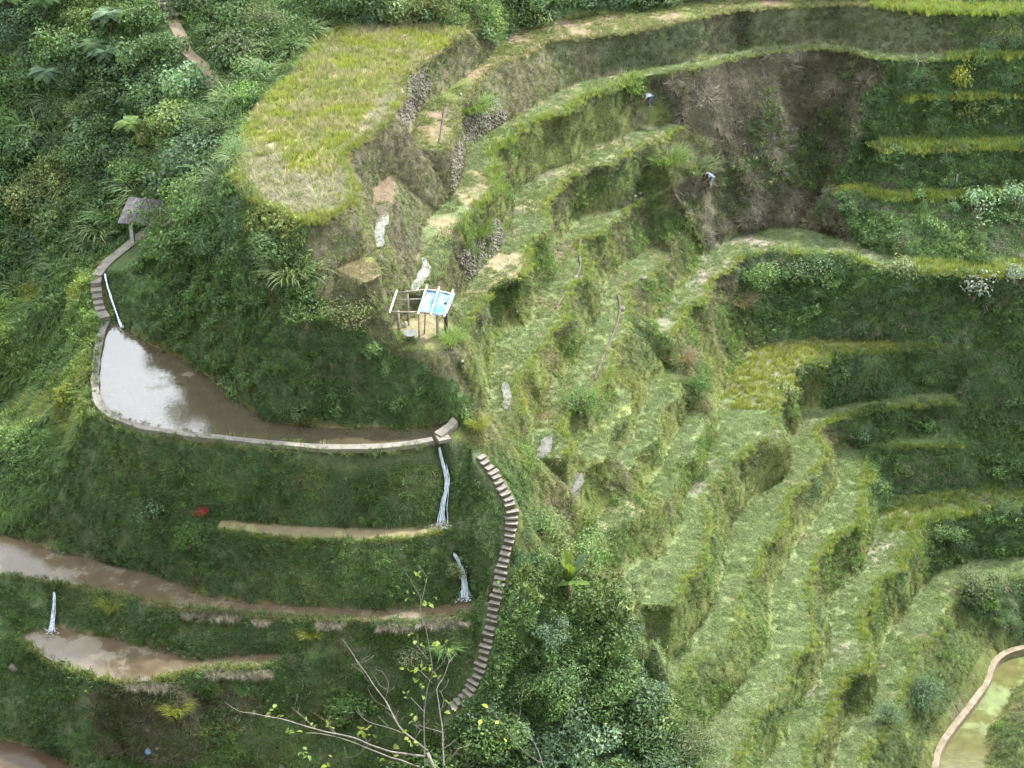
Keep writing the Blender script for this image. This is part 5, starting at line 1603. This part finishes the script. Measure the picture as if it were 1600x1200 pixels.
# ------------------------------------------------------------------ single plants one can pick out
rp = np.random.default_rng(23)
def part_obj(name, me, parent, col=None, loc=(0, 0, 0), rot=(0, 0, 0), scl=(1, 1, 1)):
    o = bpy.data.objects.new(name, me); COL.objects.link(o); o.parent = parent
    o.location, o.rotation_euler, o.scale = loc, rot, scl
    if col is not None: o.color = (col[0], col[1], col[2], 1)
    return o
def leaf_mesh(data, name, mat=None): return plant_mesh(name, data, mat or M_PLANT).data
CROWNS = {
 'broad': [leaf_mesh(leaf_set(2600, 1.0, 1.05, 0.125, rp, lumps=14, z0=0.25), 'crown_leaves') for _ in range(3)],
 'fine': [leaf_mesh(leaf_set(1900, 1.0, 1.0, 0.11, rp, lumps=13, z0=0.2, aspect=0.4), 'crown_leaves') for _ in range(2)],
 'sparse': [leaf_mesh(leaf_set(380, 1.0, 1.0, 0.20, rp, lumps=9, z0=0.3, aspect=0.55), 'crown_leaves') for _ in range(2)],
 'cane': [leaf_mesh(blade_set(260, 1.8, 0.05, 0.75, 0.28, 1.15, 6, rp), 'cane_leaves') for _ in range(2)],
 'tussock': [leaf_mesh(blade_set(420, 0.9, 0.03, 0.75, 0.45, 0.9, 4, rp), 'grass_blades') for _ in range(2)],
}
def stem_mesh(n, h, r, spread):
    mb = MB()
    for k in range(n):
        a = rp.uniform(0, 6.28); d = spread * rp.uniform(0.3, 1)
        mb.tube([Vector((0.05 * math.cos(a), 0.05 * math.sin(a), -0.35)), Vector((d * .3 * math.cos(a), d * .3 * math.sin(a), h * .45)), Vector((d * math.cos(a + .3), d * math.sin(a + .3), h))], [r, r * .7, r * .3], 6)
    me = bpy.data.meshes.new('stem'); me.from_pydata([tuple(v) for v in mb.v], [], mb.f); me.materials.append(M_BARK); me.update()
    return me
STEMS = [stem_mesh(5, 1.0, 0.05, 0.6), stem_mesh(3, 1.1, 0.07, 0.5)]
def shrub(name, kind, x, y, r, h, col, label, cat, group=None, lift=0.0, stem=True):
    root = empty(name, G(x, y) + Vector((0, 0, lift)), rp.uniform(0, 6.28))
    tag(root, label, cat, group)
    ms = CROWNS[kind]
    part_obj({'cane': 'leaves', 'tussock': 'leaves'}.get(kind, 'crown'), ms[int(rp.integers(len(ms)))], root, col, scl=(r, r, h))
    if stem and kind not in ('cane', 'tussock'):
        part_obj('stem', STEMS[int(rp.integers(2))], root, scl=(r, r, h))
    return root
D_, M_, B_, Y_, O_, BG = GREEN_D, GREEN_M, GREEN_B, YEL, OLIVE, BLUEG
for a in (
 ('bush', 'broad', 256, 98, 1.5, 1.3, D_ * 1.2, 'dark rounded bush left of the earth footpath at top left', 'bush'),
 ('bush', 'fine', 385, 95, 2.0, 1.6, PALE * 0.55, 'pale grey green bush between the footpath and the yellow rice field', 'bush'),
 ('bush', 'fine', 425, 55, 1.7, 1.5, PALE * 0.5, 'grey green bush by the upper left corner of the yellow rice field', 'bush'),
 ('bush', 'fine', 358, 150, 1.1, 1.0, PALE * 0.6, 'pale bush just right of the lower end of the earth footpath', 'bush'),
 ('bush', 'broad', 60, 335, 2.2, 1.6, O_ * 0.8, 'wide olive bush at the left edge above the dark gully', 'bush'),
 ('bush', 'broad', 135, 265, 1.7, 1.5, M_, 'mid green bush on the wooded slope above the shelter', 'bush'),
 ('bush', 'broad', 30, 262, 1.9, 1.5, D_ * 1.3, 'dark green bush at the far left of the wooded slope', 'bush'),
 ('bush', 'broad', 205, 292, 1.3, 1.2, M_ * 1.1, 'green bush directly behind the grey roofed shelter', 'bush'),
 ('bush', 'fine', 330, 345, 1.6, 1.3, D_ * 1.5, 'dark fine leaved bush right of the shelter', 'bush'),
 ('bush', 'fine', 285, 360, 1.3, 1.1, PALE * 0.5, 'grey green bush just right of the shelter roof', 'bush'),
 ('bush', 'broad', 425, 400, 1.3, 0.9, D_ * 1.2, 'dark bush under the left rim of the yellow rice field', 'bush'),
 ('bush', 'broad', 330, 400, 1.5, 1.2, D_ * 1.3, 'dark bush on the slope above the muddy pond', 'bush'),
 ('bush', 'fine', 545, 500, 1.5, 1.0, O_ * 0.75, 'olive bush on the shoulder left of the blue tarp hut', 'bush'),
 ('bush', 'fine', 480, 505, 1.4, 1.1, M_ * 1.05, 'grey green bush above the middle of the muddy pond', 'bush'),
 ('bush', 'sparse', 1498, 142, 1.0, 1.4, Y_, 'upright yellow green shrub on the upper right ledge', 'shrub'),
 ('bush', 'sparse', 1412, 438, 1.1, 1.2, PALE * 0.9, 'pale leaved shrub on the right bank below the fallow terrace', 'shrub'),
 ('bush', 'sparse', 1522, 462, 1.4, 1.2, np.array([0.19, 0.22, 0.19]), 'silvery white leaved shrub on the dark right bank', 'shrub'),
 ('bush', 'sparse', 1572, 440, 1.0, 0.9, np.array([0.16, 0.20, 0.165]), 'smaller silvery shrub at the right edge', 'shrub'),
 ('bush', 'sparse', 1525, 345, 1.4, 1.4, BG * 1.9, 'pale broad leaved shrub at the end of the fourth right ledge', 'shrub'),
 ('bush', 'sparse', 1588, 330, 1.2, 1.2, BG * 1.6, 'grey green shrub at the right edge below the white marker post', 'shrub'),
 ('bush', 'sparse', 1385, 265, 0.9, 1.1, O_, 'yellowish leafy shrub hanging on the third right bank', 'shrub'),
 ('bush', 'fine', 1262, 445, 1.9, 1.5, D_ * 1.3, 'dark feathery bush under the fallow terrace at right', 'bush'),
 ('bush', 'broad', 1190, 450, 1.4, 1.2, M_ * 1.2, 'bright green bush under the left end of the fallow terrace', 'bush'),
 ('bush', 'sparse', 1228, 630, 0.9, 1.1, PALE, 'pale leafy shrub at the edge of the bright young rice', 'shrub'),
 ('bush', 'fine', 1440, 1110, 1.6, 2.0, BG * 1.1, 'tall blue green bush at lower right above the pond wall', 'bush'),
 ('bush', 'fine', 1385, 1130, 1.0, 1.1, BG * 1.2, 'small blue green bush left of the tall one at lower right', 'bush'),
 ('bush', 'broad', 1525, 935, 1.5, 1.3, PALE * 0.6, 'grey green leafy bush on the lowest right bank', 'bush'),
 ('bush', 'broad', 1470, 845, 1.2, 1.0, M_, 'mid green bush at the corner of the lower right ledge', 'bush'),
 ('bush', 'broad', 500, 30, 1.7, 1.9, D_, 'dark bush at the far left corner behind the yellow rice field', 'bush'),
 ('bush', 'broad', 585, 22, 1.9, 1.9, D_ * 0.9, 'dark tree like bush behind the middle of the yellow rice field', 'bush'),
 ('bush', 'broad', 690, 24, 1.7, 1.3, O_ * 0.8, 'yellowish bush behind the right corner of the yellow rice field', 'bush'),
 ('bush', 'fine', 872, 1070, 1.7, 1.2, D_ * 1.5, 'large dark green bush right of the lower stairway', 'bush'),
 ('bush', 'broad', 945, 1110, 1.7, 1.4, M_ * 1.05, 'largest green bush in the gully at bottom centre', 'bush'),
 ('bush', 'fine', 825, 1085, 1.3, 1.2, M_ * 1.1, 'pale green bush touching the lower steps', 'bush'),
 ('bush', 'broad', 1000, 1165, 1.9, 1.5, D_ * 1.3, 'dark green bush at the bottom edge right of the largest bush', 'bush'),
 ('bush', 'fine', 1068, 1185, 1.9, 1.6, PALE * 0.5, 'grey green bush at the bottom edge beside the pale terraces', 'bush'),
 ('bush', 'broad', 770, 1165, 1.8, 1.6, M_, 'green bush at the bottom edge right of the bare branches', 'bush'),
 ('bush', 'fine', 715, 1185, 1.3, 1.1, PALE * 0.6, 'pale rounded bush at the bottom edge beneath the bare branches', 'bush'),
 ('bush', 'broad', 850, 1000, 1.1, 0.8, BG * 1.1, 'grey green bush just below the banana plant', 'bush'),
 ('bush', 'sparse', 712, 905, 0.7, 0.8, PALE * 0.8, 'little pale shrub beside the lower waterfall', 'shrub'),
 ('bush', 'broad', 300, 868, 0.9, 1.4, M_, 'leafy green bush below the red leaved plant', 'bush'),
 ('bush', 'sparse', 232, 812, 0.7, 0.8, BG * 1.5, 'small grey green shrub on the tall bank left of the red plant', 'shrub'),
 ('bush', 'broad', 545, 1120, 1.3, 1.0, M_ * 1.1, 'green bush on the bottom slope behind the bare branches', 'bush'),
 ('bush', 'fine', 640, 1035, 1.0, 0.8, PALE * 0.55, 'pale little bush on the slope left of the lower stairway', 'bush'),
 ('bush', 'broad', 985, 152, 1.1, 1.1, GREEN_B, 'bright green bush beside the stooping person on the upper terrace', 'bush'),
 ('bush', 'fine', 905, 650, 1.3, 1.2, M_ * 1.2, 'dark green bush between the two middle puddles', 'bush'),
 ('bush', 'broad', 1090, 620, 0.9, 1.0, M_, 'dark green bush on the bank left of the bright young rice', 'bush'),
 ('bush', 'fine', 845, 830, 1.4, 1.0, M_ * 1.2, 'soft green bush right of the middle stairway', 'bush'),
): shrub(*a)
for a in (
 ('reed_clump', 'cane', 456, 432, 1.25, 1.2, PALE * 0.85, 'tall bright reed clump below the tip of the yellow rice field', 'reeds'),
 ('reed_clump', 'cane', 340, 205, 1.1, 1.1, GREEN_M * 1.3, 'reed clump below the end of the earth footpath', 'reeds'),
 ('reed_clump', 'cane', 120, 345, 1.2, 1.1, GREEN_M * 1.3, 'leftmost tall reed clump, left of the shelter', 'reeds'),
 ('reed_clump', 'cane', 178, 345, 1.0, 1.0, GREEN_M * 1.4, 'reed clump close against the shelter on its left', 'reeds'),
 ('reed_clump', 'cane', 300, 270, 1.1, 1.1, PALE * 0.7, 'pale reed clump on the slope left of the yellow rice field', 'reeds'),
 ('reed_clump', 'cane', 695, 1012, 0.75, 0.5, GREEN_M * 1.4, 'arching reed clump beside the stairway below the lower waterfall', 'reeds'),
 ('grass_clump', 'tussock', 1045, 250, 1.6, 1.1, GREEN_B * 0.9, 'broad shaggy grass clump on the bank above the lower person', 'grass'),
 ('grass_clump', 'tussock', 1085, 262, 1.7, 1.3, PALE * 0.7, 'pale shaggy grass clump touching the lower person', 'grass'),
 ('grass_clump', 'tussock', 745, 168, 1.5, 1.0, GREEN_B * 1.1, 'bright grass clump on top of the middle stone wall', 'grass'),
 ('grass_clump', 'tussock', 752, 362, 1.0, 0.8, GREEN_B, 'grass clump hanging over the big stone wall patch', 'grass'),
 ('grass_clump', 'tussock', 702, 532, 0.9, 1.1, GREEN_B * 1.3, 'lime green grass clump at the right foot of the hut', 'grass'),
 ('grass_clump', 'tussock', 616, 528, 0.8, 0.6, GREEN_B * 1.3, 'lime green grass clump at the left foot of the hut', 'grass'),
 ('grass_clump', 'tussock', 276, 1108, 0.9, 0.8, YEL * 1.0, 'lone lime green grass clump on the bare earth bank at bottom left', 'grass'),
 ('grass_clump', 'tussock', 175, 945, 0.8, 0.6, YEL * 0.9, 'yellow green grass clump on the rim right of the left waterfall', 'grass'),
 ('grass_clump', 'tussock', 485, 990, 0.7, 0.6, YEL * 0.8, 'yellow green grass clump under the middle of the long brown pond', 'grass'),
 ('grass_clump', 'tussock', 1155, 470, 1.3, 1.1, TAN * 0.9, 'dry bristling grass clump over the dark soil face at right of centre', 'grass'),
 ('grass_clump', 'tussock', 745, 662, 0.7, 0.6, YEL, 'yellow green grass clump above the concrete ramp', 'grass'),
 ('grass_clump', 'tussock', 1070, 560, 1.0, 0.9, TAN * 0.8, 'tan grass clump on the bank right of picture centre', 'grass'),
): shrub(*a)
# red leaved plant
M_ = M_
root = empty('red_plant', G(315, 808)); tag(root, 'small red leaved plant on the tall bank at left', 'plant')
part_obj('leaves', CROWNS['sparse'][0], root, np.array([0.34, 0.05, 0.06]), scl=(0.38, 0.38, 0.5))
part_obj('stem', STEMS[1], root, scl=(0.4, 0.4, 0.5))

# tree ferns
def frond_mesh(L=1.5, seed=0):
    V, F, lv = [], [], []
    n = 22
    for k in range(n):
        t = k / (n - 1)
        cx, cz = L * t, 0.45 * L * t - 0.75 * L * t * t
        w = L * 0.30 * math.sin(math.pi * min(1, 0.12 + t * 0.9)) ** 0.8
        for s in (-1, 1):
            i0 = len(V); c = 0.85 + 0.3 * rp.uniform()
            V += [(cx, 0, cz), (cx + 0.07, 0, cz), (cx + 0.12 * w + 0.05, s * w, cz - 0.12 * w), (cx + 0.08 * w, s * w * .98, cz - 0.13 * w)]
            F.append((i0, i0 + 1, i0 + 2, i0 + 3) if s > 0 else (i0 + 3, i0 + 2, i0 + 1, i0))
            lv += [(c, c, c, 1)] * 4
    return plant_mesh('frond', (V, F, lv), M_PLANT).data
FROND = frond_mesh()
M_FERNTRUNK = plain('fern_trunk', (0.04, 0.032, 0.026), 0.95, 0.3, 8, 0.5)
def tree_fern(x, y, h, s, col, label):
    root = empty('tree_fern', G(x, y), rp.uniform(0, 6)); tag(root, label, 'tree fern')
    MB().tube([(0, 0, -0.3), (0.05, 0, h * .5), (0, 0.04, h)], [0.13, 0.10, 0.09], 9).build('trunk', M_FERNTRUNK, root, smooth=True)
    for k in range(12):
        part_obj('frond', FROND, root, col * rp.uniform(0.8, 1.2), (0, 0, h), (0, rp.uniform(-0.25, 0.15), k * 6.283 / 12 + rp.uniform(-.15, .15)), (s, s, s))
for a in ((176,62,2.0,0.95,BG * 1.35,'pale tree fern left of the stepped earth path'),(168,122,2.0,0.9,BG * 1.25,'tree fern below the topmost pale one'),(78,155,2.2,0.95,BG * 1.2,'tree fern low on the dark upper left slope'),
          (205,222,1.4,0.8,B_ * 0.9,'yellow green tree fern above the shelter'),(75,40,2.2,0.9,D_ * 1.6,'dark tree fern near the top left corner'),(15,40,2.2,0.9,M_ * 1.1,'tree fern in the top left corner'),
          (1275,470,0.8,0.6,M_,'small fern under the fallow terrace at right'),(150,105,1.8,0.8,D_ * 1.8,'greyish tree fern in the dark upper left hollow')):
    tree_fern(*a)

# banana plants
def banana_leaf(L=2.0, W=0.5):
    V, F, lv = [], [], []
    n = 14
    for k in range(n + 1):
        t = k / n
        w = W * 0.5 * (math.sin(math.pi * min(1.0, 0.06 + t * 0.93)) ** 0.55)
        x, z = L * t * 0.42, L * (t * 0.92 - 0.16 * t * t)
        tear = 0.78 + 0.22 * ((k * 7) % 3 > 0)
        V += [(x - 0.05, -w * tear, z + 0.10 * w), (x, 0, z), (x - 0.05, w * tear, z + 0.10 * w)]
        c = 0.9 + 0.2 * rp.uniform(); lv += [(c, c, c, 1)] * 3
    for k in range(n):
        a = 3 * k
        F += [(a, a + 1, a + 4, a + 3), (a + 1, a + 2, a + 5, a + 4)]
    return plant_mesh('leaf', (V, F, lv), M_PLANT).data
BLEAF = banana_leaf()
M_BSTEM = plain('banana_stem', (0.10, 0.07, 0.045), 0.9, 0.35, 5, 0.3)
def banana(x, y, h, s, n, label):
    root = empty('banana_plant', G(x, y), 0.4); tag(root, label, 'banana plant')
    MB().tube([(0, 0, -0.3), (0.03, 0, h * .5), (0.0, 0.02, h)], [0.16 * s, 0.14 * s, 0.10 * s], 10).build('stem', M_BSTEM, root, smooth=True)
    for k in range(n):
        up = rp.uniform(-0.35, 0.15) if k < n * 0.7 else rp.uniform(0.5, 1.0)
        c = lerp(np.array([B_ * 0.9]), YEL * 0.9, np.array([rp.uniform(-.6, .6)]))[0] if k % 4 else BG * 1.4
        part_obj('leaf', BLEAF, root, c, (0, 0, h * 0.92), (0, up, k * 2.4 + rp.uniform(-.2, .2)), (s * rp.uniform(.75, 1.05),) * 3)
banana(888, 940, 1.4, 1.2, 12, 'banana plant with upright bright green leaves on the gully slope')
banana(862, 928, 0.6, 0.85, 6, 'young yellowish banana plant beside the larger one')
banana(940, 997, 0.3, 0.42, 5, 'tiny yellow green banana shoot right of the large bush')

# ------------------------------------------------------------------ bare branched tree close to the viewer
TD = 38.0
base = at_depth(680, 1200, TD)
gz = float(np.interp(base.y, [36, 66], [26, -14]))
tree = empty('bare_tree', (base.x, base.y, gz)); tag(tree, 'pale nearly leafless tree in the foreground at bottom centre', 'tree')
org = Vector((base.x, base.y, gz))
def limb(name, pts, r0, r1, dz=0.0, parent=tree, mat=None):
    line = [at_depth(x, y, TD + dz * k / max(1, len(pts) - 1)) - org for k, (x, y) in enumerate(pts)]
    line = catmull(line, 0.12)
    A_ = np.array([tuple(p) for p in line])
    jx, jz = vnoise(A_ + org[0], 0.35, 97) * 0.025, vnoise(A_ + org[0], 0.35, 99) * 0.025
    line = [p + Vector((jx[k], 0, jz[k])) for k, p in enumerate(line)]
    return MB().tube(line, list(np.linspace(r0 * 0.48, r1 * 0.5, len(line))), 7).build(name, mat or M_GREYBARK, parent, smooth=True)
MB().tube([Vector((0.02, 0, -0.3)), Vector((0.06, 0.05, (base.z - gz) * .5)), base - org + Vector((0, 0, -0.1)), at_depth(668, 1176, TD) - org], [0.13, 0.09, 0.045, 0.035], 10).build('trunk', M_GREYBARK, tree, smooth=True)
LIMBS = [
 ([(664,1182),(620,1176),(583,1165),(551,1152),(492,1139),(441,1124),(401,1117),(375,1112),(352,1098)], 0.050, 0.010, -2.5),
 ([(655,1199),(640,1194),(593,1176),(545,1157),(508,1147),(480,1146)], 0.040, 0.012, -1.5),
 ([(668,1173),(647,1157),(628,1141),(612,1112),(601,1093),(577,1059),(556,1029),(536,998)], 0.045, 0.007, 1.5),
 ([(626,1145),(604,1135),(577,1128),(556,1110)], 0.022, 0.006, 1.0),
 ([(692,1202),(691,1147),(687,1109),(683,1077),(692,1061),(703,1030)], 0.036, 0.008, 0.8),
 ([(663,1202),(663,1120),(667,1077),(675,1051),(671,1019),(667,987),(657,957),(655,933),(644,912),(634,894)], 0.030, 0.007, -0.8),
 ([(690,1145),(663,1137),(646,1133)], 0.018, 0.006, 0.3), ([(663,1112),(650,1098),(641,1088)], 0.014, 0.005, 0.2), ([(674,1066),(655,1048),(643,1040)], 0.014, 0.005, 0.2),
 ([(670,1030),(655,1012),(648,1004)], 0.012, 0.005, 0.2), ([(657,945),(664,915),(667,902)], 0.012, 0.004, 0.2), ([(687,1112),(694,1093),(686,1078)], 0.014, 0.006, 0.1),
 ([(577,1163),(560,1178),(540,1185)], 0.014, 0.005, 0.1), ([(492,1139),(470,1118),(455,1105)], 0.014, 0.005, 0.1), ([(601,1093),(606,1070),(600,1055)], 0.010, 0.004, 0.1), ([(556,1029),(573,1062),(590,1075)], 0.008, 0.004, 0.1),
 ([(612,1112),(596,1100),(580,1092)], 0.010, 0.004, 0.1), ([(675,1051),(690,1040),(700,1020)], 0.012, 0.004, 0.1), ([(530,1149),(510,1130),(500,1118)], 0.010, 0.004, 0.1), ([(647,1157),(660,1140),(668,1150)], 0.012, 0.005, 0.1),
 ([(700,1190),(715,1170),(735,1165)], 0.014, 0.005, 0.1), ([(628,1141),(618,1125),(622,1110)], 0.010, 0.004, 0.1),
]
for pts, r0, r1, dz in LIMBS: limb('branch', pts, r0, r1, dz)
twigs = [(424,1112),(447,1140),(512,1135),(566,1142),(588,1155),(615,1168),(631,1152),(647,1165),(640,1085),(650,1066),(663,1075),(682,1056),(642,1045),(658,1040),(681,1018),(690,1006),(702,1014),(644,988),(637,930),(675,940),(658,945),(704,1106),(650,1120),(513,1194),(470,1180),(478,1176),(430,1115),(455,1142),(482,1128),(567,1140),(575,1150),(668,1040),(660,1010),(655,900),(620,1182),(598,1185)]
BL = []
for k in range(3):
    V = [(0, 0, 0), (0.055, -0.045, 0.02), (0.12, -0.035, 0.015), (0.17, 0, -0.02), (0.12, 0.035, 0.015), (0.055, 0.045, 0.02), (0.09, 0, -0.005)]
    F = [(0, 1, 6), (1, 2, 6), (2, 3, 6), (3, 4, 6), (4, 5, 6), (5, 0, 6)]
    BL.append(plant_mesh('leaf', (V, F, [(1, 1, 1, 1)] * 7), M_PLANT).data)
for k in range(46):        # short dry twigs on the limbs
    pts, r0, r1, dz = LIMBS[int(rp.integers(len(LIMBS)))]
    j = int(rp.integers(1, len(pts))); t = rp.uniform()
    x = pts[j - 1][0] * (1 - t) + pts[j][0] * t; y = pts[j - 1][1] * (1 - t) + pts[j][1] * t
    a = rp.uniform(-2.7, -0.4); L = rp.uniform(10, 28)
    limb('twig', [(x, y), (x + math.cos(a) * L * .5 + rp.normal() * 2, y + math.sin(a) * L * .5), (x + math.cos(a) * L, y + math.sin(a) * L + rp.normal() * 3)], 0.009, 0.004, dz * .5)
for x, y in twigs:
    p = at_depth(x, y, TD - 0.2) - org
    for j in range(3):
        part_obj('leaf', BL[j], tree, lerp(np.array([B_ * 0.85]), YEL * 0.9, np.array([rp.uniform()]))[0], tuple(p + Vector((rp.normal() * .05, rp.normal() * .05, rp.normal() * .05))), (rp.uniform(-.8, .8), rp.uniform(-1.2, .4), rp.uniform(0, 6.28)), (rp.uniform(.5, 1.0),) * 3)
# a second dry sapling at its right
b2 = at_depth(852, 1204, TD); g2 = float(np.interp(b2.y, [36, 66], [26, -14]))
sap = empty('dry_sapling', (b2.x, b2.y, g2)); tag(sap, 'thin dry sapling with a few twigs at the bottom edge', 'sapling')
org = Vector((b2.x, b2.y, g2))
MB().tube([Vector((0, 0, -0.3)), Vector((0.04, 0, (b2.z - g2) * .5)), b2 - org], [0.06, 0.045, 0.025], 8).build('trunk', M_GREYBARK, sap, smooth=True)
limb('branch', [(852,1204),(838,1165),(820,1134),(818,1128)], 0.024, 0.006, 0.2, sap)
limb('branch', [(846,1192),(820,1175),(787,1134),(763,1104)], 0.018, 0.005, 0.3, sap, M_BARK)
limb('branch', [(800,1150),(812,1120),(815,1092),(820,1078)], 0.010, 0.004, 0.2, sap, M_BARK)
for x, y in ((763,1106),(752,1124),(779,1128),(797,1170),(790,1160)):
    p = at_depth(x, y, TD) - org
    part_obj('leaf', BL[0], sap, YEL * 1.4, tuple(p), (rp.uniform(-.8, .8), rp.uniform(-1, .4), rp.uniform(0, 6.28)), (0.9,) * 3)

# ------------------------------------------------------------------ groups of look-alikes
GROUPS = {'bush': 'bushes and shrubs on the slopes', 'reed_clump': 'tall reed clumps', 'grass_clump': 'shaggy grass clumps', 'tree_fern': 'tree ferns', 'banana_plant': 'banana plants on the gully slope',
          'stone': 'loose stones lying about', 'boulder': 'loose stones lying about', 'stone_wall': 'bare stone wall patches', 'bund': 'low mud bunds', 'person': 'people cutting the banks'}
for o in list(COL.objects):
    base_name = o.name.split('.')[0]
    if o.parent is None and base_name in GROUPS:
        o['group'] = GROUPS[base_name]
